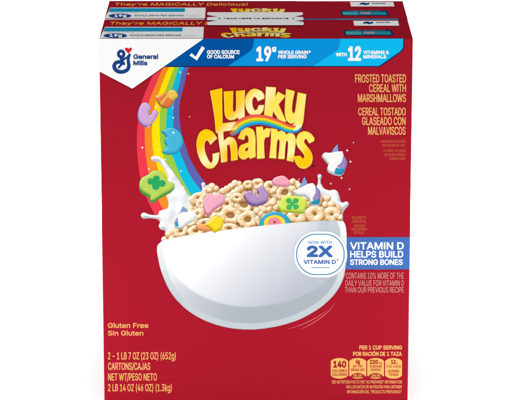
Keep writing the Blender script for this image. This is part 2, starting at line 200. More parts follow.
Ó267:133,-3 112,-2 93,4 75,12 59,25 46,40 35,58 27,78 22,101 20,127 22,153 27,176 35,197 46,215 59,230 75,242 93,251 112,256 133,258 155,256 174,251 192,242 208,230 221,215 232,197 240,176 245,153 247,127 245,101 240,78 232,58 221,40 208,25 192,12 174,4 155,-2;133,26 148,28 162,32 175,38 186,47 196,58 204,72 210,88 214,106 215,127 214,148 210,166 204,182 196,196 186,207 175,216 162,223 148,227 133,228 119,227 105,223 92,216 81,207 71,196 63,182 57,166 53,148 52,127 53,106 57,88 63,72 71,58 81,47 92,38 105,32 119,28;120,279 144,329 178,329 145,279
´110:27,214 51,265 85,265 52,214
Í150:16,0 16,29 59,29 59,226 16,226 16,254 135,254 135,226 91,226 91,29 135,29 135,0;62,279 86,329 120,329 87,279
Ú259:129,-4 110,-3 93,1 77,8 63,17 52,27 42,40 36,54 31,70 30,87 30,254 62,254 62,89 63,77 66,66 70,57 77,48 84,40 94,34 104,29 116,27 129,26 143,27 155,29 165,34 175,40 182,48 188,57 193,66 195,77 196,89 196,254 229,254 229,87 227,70 223,54 216,40 207,27 195,17 182,8 166,1 149,-3;116,279 140,329 174,329 141,279""".split('\n'):
    _h, _b = _l[1:].split(':', 1)
    GLYPHS[_l[0]] = (int(_h), [np.array([[float(v) for v in p.split(',')] for p in q.split(' ')]) for q in _b.split(';')])
GLYPHS['K'] = (238, [np.array([[30, 0], [30, 254], [61, 254], [61, 130], [170, 254], [210, 254], [112, 143], [215, 0], [177, 0], [91, 119], [61, 86], [61, 0]], float)])
GLYPHS['I'] = (91, [np.array([[30, 0], [30, 254], [61, 254], [61, 0]], float)])
GLYPHS['Í'] = (91, [GLYPHS['I'][1][0], np.array([[36, 276], [58, 322], [92, 322], [58, 276]], float)])
GLYPHS['l'] = (78, [np.array([[24, 0], [24, 268], [53, 268], [53, 0]], float)])
def layout(s):
    x = 0; out = []
    for ch in s:
        if ch == ' ': x += SPACE; continue
        adv, lps = GLYPHS[ch]
        out += [q + np.array([x, 0.]) for q in lps]; x += adv
    return out
def contour(P, bx, st, wt, mapf, lay, bm):
    """fill the area within wt of the outlines P: grid cells, cut exactly along the outline"""
    xs = np.arange(bx[0]-st*2, bx[1]+st*2.5, st); ys = np.arange(bx[2]-st*2, bx[3]+st*2.5, st)
    X, Y = np.meshgrid(xs, ys)
    d2 = np.full(X.shape, 1e9); ins = np.zeros(X.shape, bool)
    for lp in P:
        x0, y0 = lp.min(0)-1.2; x1, y1 = lp.max(0)+1.2
        i0, i1 = np.searchsorted(ys, [y0, y1]); j0, j1 = np.searchsorted(xs, [x0, x1])
        if i1 <= i0 or j1 <= j0: continue
        sl = (slice(i0, i1), slice(j0, j1)); XX = X[sl][..., None]; YY = Y[sl][..., None]
        A = lp; B = np.roll(lp, -1, 0); E = B-A; l2 = (E**2).sum(1)+1e-12
        t = np.clip(((XX-A[:, 0])*E[:, 0]+(YY-A[:, 1])*E[:, 1])/l2, 0, 1)
        dd = ((XX-A[:, 0]-t*E[:, 0])**2+(YY-A[:, 1]-t*E[:, 1])**2).min(-1)
        d2[sl] = np.minimum(d2[sl], dd)
        ey = np.where(E[:, 1] == 0, 1e-12, E[:, 1])
        c = ((A[:, 1] > YY) != (B[:, 1] > YY)) & (XX < E[:, 0]*(YY-A[:, 1])/ey+A[:, 0])
        ins[sl] ^= (c.sum(-1) % 2 == 1)
    D = np.sqrt(d2); D = np.where(ins, -D, D)-wt
    vc = {}
    def gv(key, x, y):
        v = vc.get(key)
        if v is None: v = vc[key] = bm.verts.new(mapf(x, y, lay))
        return v
    neg = D < 0
    cnt = neg[:-1, :-1].astype(int)+neg[1:, :-1]+neg[:-1, 1:]+neg[1:, 1:]
    # long runs of full cells become one strip per row
    for i in range(cnt.shape[0]):
        j = 0; row = cnt[i]
        while j < len(row):
            if row[j] == 0: j += 1; continue
            cs = [(i, j), (i, j+1), (i+1, j+1), (i+1, j)]
            poly_ = []
            for q in range(4):
                a_, b_ = cs[q], cs[(q+1) % 4]; da, db = D[a_], D[b_]
                if da < 0: poly_.append(gv(a_, xs[a_[1]], ys[a_[0]]))
                if (da < 0) != (db < 0):
                    t = da/(da-db); t = min(max(t, .02), .98)
                    poly_.append(gv((min(a_, b_), max(a_, b_)), xs[a_[1]]+(xs[b_[1]]-xs[a_[1]])*t, ys[a_[0]]+(ys[b_[0]]-ys[a_[0]])*t))
            if len(poly_) >= 3:
                try: bm.faces.new(poly_[::-1])
                except ValueError: pass
            j += 1
def text(name, lines, m, parent, lay, mapf=front, label=None):
    """lines: (string, x0, x1, ytop, ybase, weight[, slant]): capitals span ytop..ybase, ink spans x0..x1 (photo px)"""
    bm = bmesh.new()
    for ln in lines:
        s_, x0, x1, yt, yb, wt = ln[:6]; sh = ln[6] if len(ln) > 6 else 0
        lp = layout(s_); allp = np.concatenate(lp); a0, a1 = allp[:, 0].min(), allp[:, 0].max()
        sx = (x1-x0-2*wt)/(a1-a0); sy = (yb-yt-2*wt)/CAPH
        P = [np.stack([x0+wt+(q[:, 0]-a0)*sx+sh*q[:, 1]*sy, yb-wt-q[:, 1]*sy], -1) for q in lp]
        ap = np.concatenate(P)
        h = (yb-yt)
        st = .13 if h < 4 else (.17 if h < 9 else .22)
        contour(P, (ap[:, 0].min()-wt, ap[:, 0].max()+wt, ap[:, 1].min()-wt, ap[:, 1].max()+wt), st, wt, mapf, lay, bm)
    me = bpy.data.meshes.new(name); bm.to_mesh(me); bm.free()
    return link(me, name, m, parent, label)

# ---- printed picture areas: colour per dot ------------------------------
def vnoise(X, Y, sc, seed):
    r = np.random.default_rng(seed).random((97, 97))
    u = X / sc; v = Y / sc
    i = np.floor(u).astype(int); j = np.floor(v).astype(int); fu = u - i; fv = v - j
    fu = fu*fu*(3-2*fu); fv = fv*fv*(3-2*fv)
    g = lambda a, b: r[a % 97, b % 97]
    return (g(i, j)*(1-fu)+g(i+1, j)*fu)*(1-fv)+(g(i, j+1)*(1-fu)+g(i+1, j+1)*fu)*fv
def sdf(poly_, X, Y):
    P = np.array(poly_); d = np.full(X.shape, 1e9); ins = np.zeros(X.shape, bool)
    for i in range(len(P)):
        ax, ay = P[i]; bx, by = P[(i+1) % len(P)]
        ex, ey = bx-ax, by-ay; l2 = ex*ex+ey*ey
        if l2 < 1e-12: continue
        t = np.clip(((X-ax)*ex+(Y-ay)*ey)/l2, 0, 1)
        d = np.minimum(d, (X-ax-t*ex)**2+(Y-ay-t*ey)**2)
        if ay != by:
            c = ((ay > Y) != (by > Y)) & (X < (bx-ax)*(Y-ay)/(by-ay)+ax)
            ins ^= c
    d = np.sqrt(d)
    return np.where(ins, -d, d)
def stroke_sdf(pts, X, Y):
    """pts: (x, y, radius) along a line"""
    best = np.full(X.shape, 1e9)
    if len(pts) == 1:
        return np.hypot(X-pts[0][0], Y-pts[0][1]) - pts[0][2]
    for (ax, ay, ar), (bx, by, br) in zip(pts[:-1], pts[1:]):
        ex, ey = bx-ax, by-ay; l2 = ex*ex+ey*ey+1e-9
        t = np.clip(((X-ax)*ex+(Y-ay)*ey)/l2, 0, 1)
        best = np.minimum(best, np.hypot(X-ax-t*ex, Y-ay-t*ey)-(ar+(br-ar)*t))
    return best
def sm(a, b, x):
    t = np.clip((x-a)/(b-a), 0, 1); return t*t*(3-2*t)
def lerp(a, b, t): return a + (b - a) * t[..., None]
LD = np.array([-0.42, -0.72, 0.62]); LD = LD/np.linalg.norm(LD)
class Art:
    def __init__(s, x0, y0, x1, y1, st=0.25):
        s.st = st
        s.xs = np.arange(x0, x1, st)+st/2; s.ys = np.arange(y0, y1, st)+st/2
        s.X, s.Y = np.meshgrid(s.xs, s.ys)
        s.c = np.zeros(s.X.shape+(3,)); s.m = np.zeros(s.X.shape, bool)
    def put(s, mask, col):
        s.c[mask] = col[mask] if isinstance(col, np.ndarray) and col.ndim == 3 else col
        s.m |= mask
    def occl(s, mask, k=0.72, dx=1, dy=4):
        for (a, b) in ((dx, dy), (-dx, dy), (2, 0), (-2, 0)):
            sh = np.roll(np.roll(mask, b, 0), a, 1) & ~mask
            s.c[sh] *= k ** 0.6
    def lit(s, h):
        gy, gx = np.gradient(h, s.st)
        n = np.stack([-gx, -gy, np.ones_like(gx)], -1); n /= np.linalg.norm(n, axis=-1)[..., None]
        return np.clip(n @ LD, 0, 1)
    def build(s, name, parent, lay, mapf=front, label=None, rough=0.62):
        ii, jj = np.nonzero(s.m)
        if len(ii) == 0: return None
        ny, nx = s.m.shape
        used = np.zeros((ny+1, nx+1), bool)
        for a in (0, 1):
            for b in (0, 1): used[ii+a, jj+b] = True
        idx = np.cumsum(used.ravel()).reshape(used.shape)-1
        vy, vx = np.nonzero(used)
        X = s.xs[0]-s.st/2+vx*s.st; Y = s.ys[0]-s.st/2+vy*s.st
        co = np.array([mapf(x, y, lay) for x, y in zip(X, Y)], dtype=np.float32)
        f = np.stack([idx[ii+1, jj], idx[ii+1, jj+1], idx[ii, jj+1], idx[ii, jj]], -1).astype(np.int32)
        me = bpy.data.meshes.new(name)
        me.vertices.add(len(co)); me.vertices.foreach_set('co', co.ravel())
        n = len(f); me.loops.add(n*4); me.loops.foreach_set('vertex_index', f.ravel())
        me.polygons.add(n); me.polygons.foreach_set('loop_start', np.arange(n, dtype=np.int32)*4)
        me.update(calc_edges=True)
        at = me.color_attributes.new('ink', 'FLOAT_COLOR', 'CORNER')
        c = np.ones((n, 4, 4), np.float32); c[:, :, :3] = np.clip(s.c[ii, jj], 0, .93)[:, None, :]
        at.data.foreach_set('color', c.ravel())
        return link(me, name, mat('printed_ink', attr=True, rough=rough), parent, label)

# ------------------------------------------------------------------ materials
RED = mat('red_carton_board', '#a51a2b', grain=0.02)
WHITE = mat('white_print', '#fbfbfb', grain=0.004)
NAVY = mat('navy_ink', '#17407f')
TAN = mat('tan_ink', '#efb06c', grain=0.03)
TANW = mat('light_orange_ink', '#f2b566')
DIM = mat('faint_orange_ink', '#d3703f')
DBLUE = mat('deep_blue_ink', '#05539f')
MBLUE = mat('mid_blue_ink', '#0b92da')
CYAN = mat('cyan_ink', '#0fb9ef')
EDGE = mat('dark_navy_line', '#1f2a55')
BAND = mat('denim_blue_ink', '#466fb4')
DRED = mat('dark_red_ink', '#a01c2a')
PALE = mat('pale_pink_ink', '#dc9a92')
PINKLINE = mat('pink_line_ink', '#d46a74')

def empty(name, loc, label, cat, group=None):
    o = bpy.data.objects.new(name, None); COL.objects.link(o); o.location = loc
    o.empty_display_size = .05
    o['label'] = label; o['category'] = cat
    if group: o['group'] = group
    return o
G = 'cereal cartons standing one behind the other'
box = empty('cereal_carton', (0, 0, 0), 'red cereal carton in front, its printed front with bowl and rainbow in full view', 'cereal box', G)

# ---- carton body ---------------------------------------------------------
bm = bmesh.new(); bmesh.ops.create_cube(bm, size=1)
for v in bm.verts: v.co = Vector((v.co.x*W, (v.co.y+.5)*DEPTH, (v.co.z+.5)*H))
bmesh.ops.bevel(bm, geom=bm.edges[:], offset=0.0005, segments=3, affect='EDGES', profile=.5)
me = bpy.data.meshes.new('body'); bm.to_mesh(me); bm.free()
body = link(me, 'body', RED, box)

# ---- front: white maker's corner, blue banner -----------------------------
T = 38.5
shared = []           # parts the rear carton has as well
def keep(o): shared.append(o); return o
keep(poly('white_corner', [(99.2, T+.15), (203.6, T+.15), (132.4, 88.6), (99.75, 71.6)], WHITE, box, 3))
multi('corner_shadow_line', [[(99.75, 71.6), (132.4, 88.6), (164.6, 66.2), (164.6, 67.0), (132.4, 89.6), (99.75, 72.4)]], mat('deep_red_line', '#6d1220'), box, 2.4)
ban = keep(poly('benefit_banner', [(203.6, T+.15), (254, T+.15), (253, 47.5), (250.5, 50.8), (228.4, 65.9), (164.4, 65.9)], DBLUE, box, 2, label='dark blue banner with white tick'))
banline = keep(poly('banner_outline', [(163, 67.0), (380, 67.0), (400.8, 52.4), (404, 48.5), (404.2, T+.1), (203.2, T+.1)], EDGE, box, 1))
b2 = keep(poly('banner_middle', [(254, T+.15), (340.2, T+.15), (339.6, 46.5), (336.5, 50.7), (313.5, 65.9), (228.4, 65.9), (250.5, 50.8), (253, 47.5)], MBLUE, box, 2))
b3 = keep(poly('banner_end', [(340.2, T+.15), (403.2, T+.15), (403, 47.5), (400.4, 51.2), (379.8, 65.4), (378, 65.9), (313.5, 65.9), (336.5, 50.7), (339.6, 46.5)], CYAN, box, 2))
poly('tick_mark', [(189.4, 55.3), (191.7, 53), (195.6, 56.6), (201.9, 45.9), (205, 48), (196.9, 60.3)], WHITE, ban, 3)
text('calcium_text', [('GOOD SOURCE', 206.9, 239.7, 50.0, 54, .22), ('OF CALCIUM', 206.9, 234, 54.6, 58.4, .22)], WHITE, ban, 3)
text('whole_grain_text', [('19', 256.2, 271.3, 46.2, 61.2, .75), ('g', 271.9, 276.2, 45.6, 50.8, .5), ('WHOLE GRAIN*', 278, 310.7, 50.4, 54.1, .22), ('PER SERVING', 278, 306.6, 54.7, 58.4, .22)], WHITE, b2, 3)
text('vitamins_text', [('WITH', 335.8, 346.7, 52.6, 56.3, .24), ('12', 348, 361.2, 46, 60.8, .8), ('VITAMINS &', 363.2, 389, 50.4, 54, .22), ('MINERALS', 363.2, 386.2, 54.7, 58.4, .22)], WHITE, b3, 3)
# maker's emblem
em = Art(111, 45, 134, 76, .125)
r = lambda pts: [(x, y, w) for x, y, w in pts]
loop = [(121.2+2.75*math.cos(a), 53.9+3.0*math.sin(a), 1.5) for a in np.linspace(math.radians(100), math.radians(450), 20)]
sw = catmull([(129.6, 54.6), (128.4, 58), (128.4, 62), (128.9, 65.5), (127.6, 69.3), (123.8, 71.5), (119, 71.6), (115.3, 69.2), (114.2, 65.6), (116.2, 62.6), (119.8, 61.8), (122.8, 62.6), (124, 63.8)], False)
ws = np.interp(np.arange(len(sw)), [0, 20, 40, 60, 72], [1.3, 1.8, 1.95, 1.8, 1.3])
D = stroke_sdf(loop, em.X, em.Y)
D = np.minimum(D, stroke_sdf([(p[0], p[1], w) for p, w in zip(sw, ws)], em.X, em.Y))
D = np.minimum(D, stroke_sdf([(129.6, 54.6, 1.0), (126.8, 57.4, .9), (122, 60.2, 1.5), (120.9, 65, 1.2), (118.6, 67.4, .9), (119.6, 67.6, .7)], em.X, em.Y))
D = np.minimum(D, stroke_sdf([(120.5, 56.4, 1.3), (121.8, 60.4, 1.6), (122.2, 63.8, 1.1)], em.X, em.Y))
em.put(D < 0, L('#1b4482')); embl = em.build('maker_emblem', box, 4)
multi('emblem_heart', [catmull([(128.5, 53.2), (126.6, 51.4), (125.1, 49.5), (125.3, 48), (126.6, 47.5), (128, 48.2), (128.6, 49), (129.3, 48.2), (130.7, 47.5), (131.8, 48.2), (131.7, 49.7), (130.4, 51.4)], True, 4)], mat('heart_red', '#e21f2b'), embl, 5)
text('maker_name', [('General', 133.3, 158.2, 54.2, 59, .3), ('Mills', 133.3, 147.4, 60.6, 65.3, .3)], NAVY, box, 4)

# ---- rainbow ----------------------------------------------------------------
BT = [(66.5, [157.0, 163.6, 169.3, 174.8, 179.2, 183.9, 188.9]), (75, [153, 159.8, 165.5, 171.2, 176.2, 181.3, 186.4]),
      (85, [148.4, 155.6, 161.6, 167.6, 173.3, 179.2, 184.3]), (97, [143.4, 150.6, 157.4, 163.4, 169.8, 175.4, 181]),
      (110, [139.8, 146.9, 154, 160.3, 167.2, 173.1, 179.2]), (130, [137.1, 144.8, 151.9, 159.6, 166.3, 173.8, 181]),
      (150, [137.1, 145.3, 153.1, 161.3, 170, 179.3, 186.9]), (160, [137.8, 146.6, 155.6, 164.8, 174.2, 183.4, 190.7]),
      (175, [139.8, 149.3, 159.7, 169.8, 180.1, 189.9, 199.6]), (190, [143.8, 154.2, 165.4, 176.8, 188.2, 200.6, 210.4]),
      (202, [148.2, 159.2, 171, 183, 195.4, 209.5, 219]), (222, [159, 170, 183, 197, 211, 226, 232])]
bowlcurves = []
for k in range(7):
    bowlcurves.append(catmull([(xs[k], y) for y, xs in BT], False, 5))
RC = ['#ea3a4c', '#f38a24', '#ffdf06', '#96c63f', '#12b8da', '#5a61ab']
names = ['red', 'orange', 'yellow', 'green', 'cyan', 'violet']
rb = bpy.data.objects.new('rainbow', None); COL.objects.link(rb); rb.parent = box
for k in range(6):
    A, B = bowlcurves[k], bowlcurves[k+1]
    V, Fc = [], []
    for p, q in zip(A, B):
        V += [front(p[0], p[1], .6), front(q[0], q[1], .6)]
    for i in range(len(A)-1): Fc.append((2*i, 2*i+2, 2*i+3, 2*i+1))
    mesh_from('rainbow_band', V, Fc, mat(names[k]+'_rainbow_ink', RC[k], grain=.01), rb, names[k]+' rainbow band')

# ---- milk splash ---------------------------------------------------------------
sp = Art(138, 150, 222, 262, .25)
D = stroke_sdf([(153.9, 158.6, 2.9), (158.5, 159, 2.5), (163, 162.5, 2.7), (167, 168.5, 3.2), (171.5, 176, 4), (175.5, 183, 5), (178, 192, 8), (181, 204, 12)], sp.X, sp.Y)
D = np.minimum(D, sdf(catmull([(168, 178), (175, 180), (181, 184), (183.4, 192), (186.3, 196.6), (191, 196), (202, 200), (205, 215), (190, 235), (168, 238), (165, 231), (160.2, 229), (158.8, 225.5), (160, 222.3), (157.5, 219.3), (149, 218.2), (143.6, 218.6), (141.2, 216.6), (141.6, 213.6), (144.4, 212.6), (150, 214.6), (157.6, 214.9), (159.2, 211.3), (163, 209.8), (167.6, 208), (168.4, 203), (166.5, 196), (165.5, 186)]), sp.X, sp.Y))
D = np.minimum(D, stroke_sdf([(203.4, 184.4, 2.1), (203.6, 187.5, 1.3), (203.6, 190, 1.5), (203, 196, 4)], sp.X, sp.Y))
D = np.minimum(D, stroke_sdf([(163.6, 246, 3.2), (161, 249.5, 2.2), (163, 243, 2)], sp.X, sp.Y))
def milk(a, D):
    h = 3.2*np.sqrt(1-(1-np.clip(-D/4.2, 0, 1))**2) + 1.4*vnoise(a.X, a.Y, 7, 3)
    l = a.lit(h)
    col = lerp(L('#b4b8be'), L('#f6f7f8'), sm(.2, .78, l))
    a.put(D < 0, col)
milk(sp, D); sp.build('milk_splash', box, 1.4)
sr = Art(298, 170, 352, 228, .25)
D = sdf(catmull([(300, 200), (308, 188), (315, 188.5), (317.4, 184.5), (319.4, 182.6), (321.6, 184.5), (324, 188.2), (329, 190.3), (334, 189.6), (337.6, 191.6), (339.4, 196), (340.6, 201), (343, 202.6), (346, 201.4), (348.4, 202.6), (348.3, 205.6), (345.2, 209), (343, 213), (342.8, 219), (341, 224), (320, 224), (300, 222)]), sr.X, sr.Y)
D = np.minimum(D, stroke_sdf([(319.6, 176.3, 2.2), (319.4, 179.5, 1.2), (319.4, 184, 1.6)], sr.X, sr.Y))
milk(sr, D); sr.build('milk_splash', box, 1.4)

# ---- bowl -------------------------------------------------------------------------
RIM = [(157.5, 242), (164, 239.6), (190, 234.4), (218, 230.8), (235, 228.5), (260, 225.5), (295, 222.2), (320, 220.4), (338, 220.3), (343.5, 221.3)]
out = catmull([(343.5, 221.3), (345.6, 226), (346.6, 236), (346.4, 256), (344.6, 273), (341, 284), (335, 293.5), (328, 301), (319, 308.5), (309, 314.5), (298.5, 319.8), (281, 325.4), (262, 328.7), (246, 329.4), (226, 327.2), (205, 320.5), (186, 309), (171, 292.5), (161.5, 272), (157.2, 253), (157.3, 246.5), (159, 243.4), (164, 239.6)], False, 5)
bp = RIM[1:-1] + out[:-1]
bw = Art(154, 216, 349, 332, .3)
D = sdf(bp, bw.X, bw.Y)
ol = np.full(bw.X.shape, 1e9)
ol = stroke_sdf([(x, y, 0) for x, y in out], bw.X, bw.Y)
g = np.clip(((bw.X-222)*.7+(bw.Y-236)*.85)/100, 0, 1)**.8
col = lerp(L('#fdfdfe'), L('#b6bcc8'), g)
ts = sm(316, 321, bw.X-(bw.Y-225)*.05)*(1-sm(327, 331, bw.X))*(1-sm(240, 285, bw.Y))
col = lerp(col, L('#b4bfd0'), ts*.6)
tr = sm(300, 340, bw.X)*(1-sm(225, 300, bw.Y))
col = lerp(col, L('#b9c2c8'), tr*.7)
dk = sm(250, 315, bw.Y)*17+1.0
inn = (1-sm(dk+3.5, dk+7.5, ol))
col = lerp(col, L('#a9b0b8'), inn*sm(235, 300, bw.Y)*(.55+.45*sm(170, 260, bw.X)))
st = 1-sm(5.6, 6.8, ol+.0*bw.X)
sc = lerp(L('#e8ecea'), L('#c0c9ce'), sm(235, 300, bw.Y))
edge = 1-sm(0, 1.2, ol)
col = lerp(col, sc, st)
col = lerp(col, L('#aab3ba'), edge*.5*sm(250, 300, bw.Y))
col = col * (1 - .02*vnoise(bw.X, bw.Y, 9, 5))[..., None]
bw.put(D < 0, col); bw.build('bowl', box, 2.0)

# ---- cereal heap ---------------------------------------------------------------------
ce = Art(158, 174, 348, 244, .22)
def rim_y(x): return np.interp(x, [p[0] for p in RIM], [p[1] for p in RIM])
clip = (ce.Y < rim_y(ce.X) + .2) & (ce.X < 342) & (ce.X > 160)
hp = [(162, 243), (163, 239), (163, 234), (167, 230), (173, 229), (178, 224), (183, 214), (187, 206), (190, 198), (196, 192), (204, 190), (210, 186), (217, 187), (222, 190), (230, 184), (238, 181.5), (250, 182), (256, 180), (262, 184), (270, 181), (280, 183), (292, 180), (302, 183), (309, 190), (318, 193), (326, 197), (332, 202), (338, 208), (341, 214), (341.6, 218.5), (338, 224)]
D = sdf(catmull(hp), ce.X, ce.Y)
ce.put((D < -2.2) & clip, lerp(L('#b98655'), L('#d6a873'), vnoise(ce.X, ce.Y, 3, 9)))
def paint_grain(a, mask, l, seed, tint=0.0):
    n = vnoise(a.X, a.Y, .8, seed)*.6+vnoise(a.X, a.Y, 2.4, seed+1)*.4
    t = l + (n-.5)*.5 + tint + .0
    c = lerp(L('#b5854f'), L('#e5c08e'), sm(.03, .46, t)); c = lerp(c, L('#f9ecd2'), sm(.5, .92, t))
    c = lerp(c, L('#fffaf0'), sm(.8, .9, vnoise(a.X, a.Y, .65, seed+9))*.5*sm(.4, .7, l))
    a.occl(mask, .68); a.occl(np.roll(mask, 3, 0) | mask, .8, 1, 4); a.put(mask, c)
def ring(a, cx, cy, ra, rb_, rot, hole, seed, tint=0.0):
    r = math.radians(rot); dx = a.X-cx; dy = a.Y-cy
    u = (dx*math.cos(r)+dy*math.sin(r))/ra; v = (-dx*math.sin(r)+dy*math.cos(r))/rb_
    rr = np.hypot(u, v)*(1+.16*(vnoise(a.X, a.Y, 4.5, seed)-.5))
    v2 = (-dx*math.sin(r)+dy*math.cos(r)-.6)/rb_
    rc = (1+hole)/2; hw = (1-hole)/2
    t = np.abs((rr-rc)/hw); M = (t < 1)
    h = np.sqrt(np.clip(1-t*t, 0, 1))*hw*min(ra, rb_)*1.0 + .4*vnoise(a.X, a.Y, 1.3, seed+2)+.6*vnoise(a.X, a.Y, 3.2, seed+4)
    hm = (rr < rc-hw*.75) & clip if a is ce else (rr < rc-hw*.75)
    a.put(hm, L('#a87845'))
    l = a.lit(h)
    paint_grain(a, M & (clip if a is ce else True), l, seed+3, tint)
def blob(a, circles, seed, tint=0.0):
    h = np.zeros(a.X.shape)
    for x, y, r_ in circles:
        h = np.maximum(h, np.sqrt(np.clip(r_*r_-(a.X-x)**2-(a.Y-y)**2, 0, None)))
    M = (h > .15)
    l = a.lit(h*.8+.35*vnoise(a.X, a.Y, 1.3, seed))
    paint_grain(a, M & clip, l, seed+3, tint)
items = []
yy = 184
row = 0
rr_ = np.random.default_rng(21)
while yy < 246:
    x = 162 + (row % 2)*6
    while x < 345:
        jx = x + rr_.uniform(-2.5, 2.5); jy = yy + rr_.uniform(-2, 2)
        d = sdf(catmull(hp), np.array([[jx]]), np.array([[jy]]))[0, 0]
        if d < -3.8:
            if rr_.random() < .68: items.append(('r', jx, jy, rr_.uniform(8, 10.5), rr_.uniform(5.6, 8.6), rr_.uniform(-60, 60), rr_.uniform(.2, .42)))
            else:
                a0 = rr_.uniform(0, 6)
                k = rr_.integers(2, 5)
                items.append(('b', jx, jy, [(jx+3.2*math.cos(a0+i*6.28/k), jy+2.8*math.sin(a0+i*6.28/k), rr_.uniform(3.2, 4.4)) for i in range(k)]))
        x += 14
    yy += 8.5; row += 1
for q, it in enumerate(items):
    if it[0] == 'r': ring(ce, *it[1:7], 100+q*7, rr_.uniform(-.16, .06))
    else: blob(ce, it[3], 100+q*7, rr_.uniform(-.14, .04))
ex = [('b', [(212, 186.5, 3.8), (216, 188.5, 3.2), (210, 190, 3.4)]), ('r', 198, 198, 9, 6, -20, .1), ('r', 201, 204, 5, 5.4, 0, .05),
      ('b', [(223, 191, 3.4), (227, 189, 3.6), (231, 186.5, 3.6), (235, 183.6, 3.8), (239, 184, 3.2)]), ('b', [(230, 196, 3.6), (234, 193, 3.8), (238, 190, 3.8), (242, 188, 3.4)]),
      ('r', 258, 184, 6.5, 5.6, 10, .1), ('r', 248, 184.5, 5.4, 4.6, 0, .05), ('r', 271, 187, 7.6, 6.4, 20, .2), ('b', [(288, 183, 3.3), (293, 181.6, 3.4), (297, 183.4, 3)]),
      ('r', 285, 192.5, 10, 7.4, -30, .36), ('b', [(299, 186, 3.2), (293, 189, 3.4)]),
      ('r', 227, 204, 9, 6.5, -10, .2), ('r', 217, 205.5, 5, 6.4, 10, .15), ('r', 244, 204.5, 9.6, 8.2, 10, .38), ('b', [(267, 204, 4), (273, 202.6, 4), (269, 209, 3.6), (264, 209.5, 3.4), (276, 207, 3.4)]),
      ('r', 206, 212, 6, 5, 0, .1), ('r', 198, 214, 7, 5.4, -30, .12), ('r', 190, 222, 8, 5, -15, .15), ('b', [(164.4, 239.5, 3.2), (168.5, 234, 3.6), (173, 231, 3.4), (172, 238, 3.6)]), ('r', 181, 231, 8, 6, -35, .22),
      ('r', 196, 231, 9, 6, -10, .24), ('r', 211, 230, 6, 4, 0, .1), ('r', 178, 221.5, 4, 3.4, 0, .05),
      ('r', 204, 223, 8, 5, -15, .2),
      ('r', 237, 197.5, 7, 5, 0, .2), ('r', 230.5, 215.3, 12, 8.4, 8, .34), ('r', 229.5, 228.6, 8.6, 5.6, 0, .28), ('r', 248, 219.5, 10.4, 9.2, -15, .3),
      ('r', 262, 220, 7, 7, 0, .15), ('b', [(257, 211, 3.4), (261, 213.6, 3.2), (264, 216.5, 3)]),
      ('b', [(327.4, 198.4, 3.5), (325.5, 204.5, 3.4), (331.5, 204.5, 4)]), ('r', 332, 214.5, 9.2, 8.2, 15, .14), ('b', [(341, 217.5, 3.2), (337, 216, 3)]),
      ('b', [(306, 199, 3.2), (307, 204, 3.2)]), ('r', 297, 216.5, 10, 7.2, 10, .1), ('r', 315, 214, 9.8, 9.2, 0, .16)]
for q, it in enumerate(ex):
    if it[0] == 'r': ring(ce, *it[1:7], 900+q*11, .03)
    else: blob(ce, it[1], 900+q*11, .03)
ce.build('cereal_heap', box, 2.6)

# ---- marshmallows ----------------------------------------------------------------------
def marsh(name, outline, colour, lay, side=2.0, extra=(), smooth=True, R=2.6, cl=False, label=None, dark=None, speck=.09, st=.2, seed=1, sx=-.6):
    xs = [p[0] for p in outline]; ys = [p[1] for p in outline]
    a = Art(min(xs)-2.5, min(ys)-2, max(xs)+2.5, max(ys)+2+side, st)
    P = catmull(outline) if smooth else chaikin(outline, 2)
    keepm = (a.Y < rim_y(a.X)+.2) if cl else np.ones(a.X.shape, bool)
    base = L(colour); dk_ = L(dark) if dark is not None else base*.55
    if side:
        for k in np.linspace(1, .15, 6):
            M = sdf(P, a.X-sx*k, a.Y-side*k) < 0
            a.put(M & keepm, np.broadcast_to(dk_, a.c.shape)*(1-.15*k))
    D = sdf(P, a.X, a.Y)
    C = np.broadcast_to(base, a.c.shape).copy()
    for e_, c_ in extra:
        if callable(e_): M = e_(a.X, a.Y)
        else: M = sm(.25, -.25, sdf(e_, a.X, a.Y)) if False else (sdf(e_, a.X, a.Y) < 0)
        C[M] = L(c_)
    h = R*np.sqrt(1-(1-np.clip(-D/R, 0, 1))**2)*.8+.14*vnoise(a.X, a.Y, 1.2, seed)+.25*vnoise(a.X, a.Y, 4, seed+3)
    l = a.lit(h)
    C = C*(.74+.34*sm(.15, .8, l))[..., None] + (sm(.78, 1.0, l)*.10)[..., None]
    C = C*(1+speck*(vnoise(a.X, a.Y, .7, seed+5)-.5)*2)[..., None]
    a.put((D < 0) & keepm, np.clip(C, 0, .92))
    return a.build(name, box, lay, label=label)
# on the rainbow
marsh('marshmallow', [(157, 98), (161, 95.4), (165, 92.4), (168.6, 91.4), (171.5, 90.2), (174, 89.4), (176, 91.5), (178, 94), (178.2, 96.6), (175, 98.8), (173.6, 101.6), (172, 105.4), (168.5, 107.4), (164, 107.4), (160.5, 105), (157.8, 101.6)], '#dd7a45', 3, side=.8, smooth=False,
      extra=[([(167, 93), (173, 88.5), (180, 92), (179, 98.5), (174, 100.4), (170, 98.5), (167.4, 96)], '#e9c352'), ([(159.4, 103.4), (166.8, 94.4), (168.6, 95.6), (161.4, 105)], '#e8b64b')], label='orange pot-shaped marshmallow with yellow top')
marsh('marshmallow', [(140.8, 105), (143, 102.8), (146.5, 102.6), (149.8, 105), (151, 108.4), (149.4, 112), (149.4, 115), (151, 114.4), (153, 110.8), (156, 110), (158.2, 112), (157.6, 115.6), (155, 119.6), (152.4, 123.6), (148.4, 125.6), (143.6, 124.6), (140, 120.8), (138.4, 116), (138.8, 110)], '#cfa9d8', 3, side=1.4, sx=-1, dark='#8d6cb8', label='lilac horseshoe marshmallow')
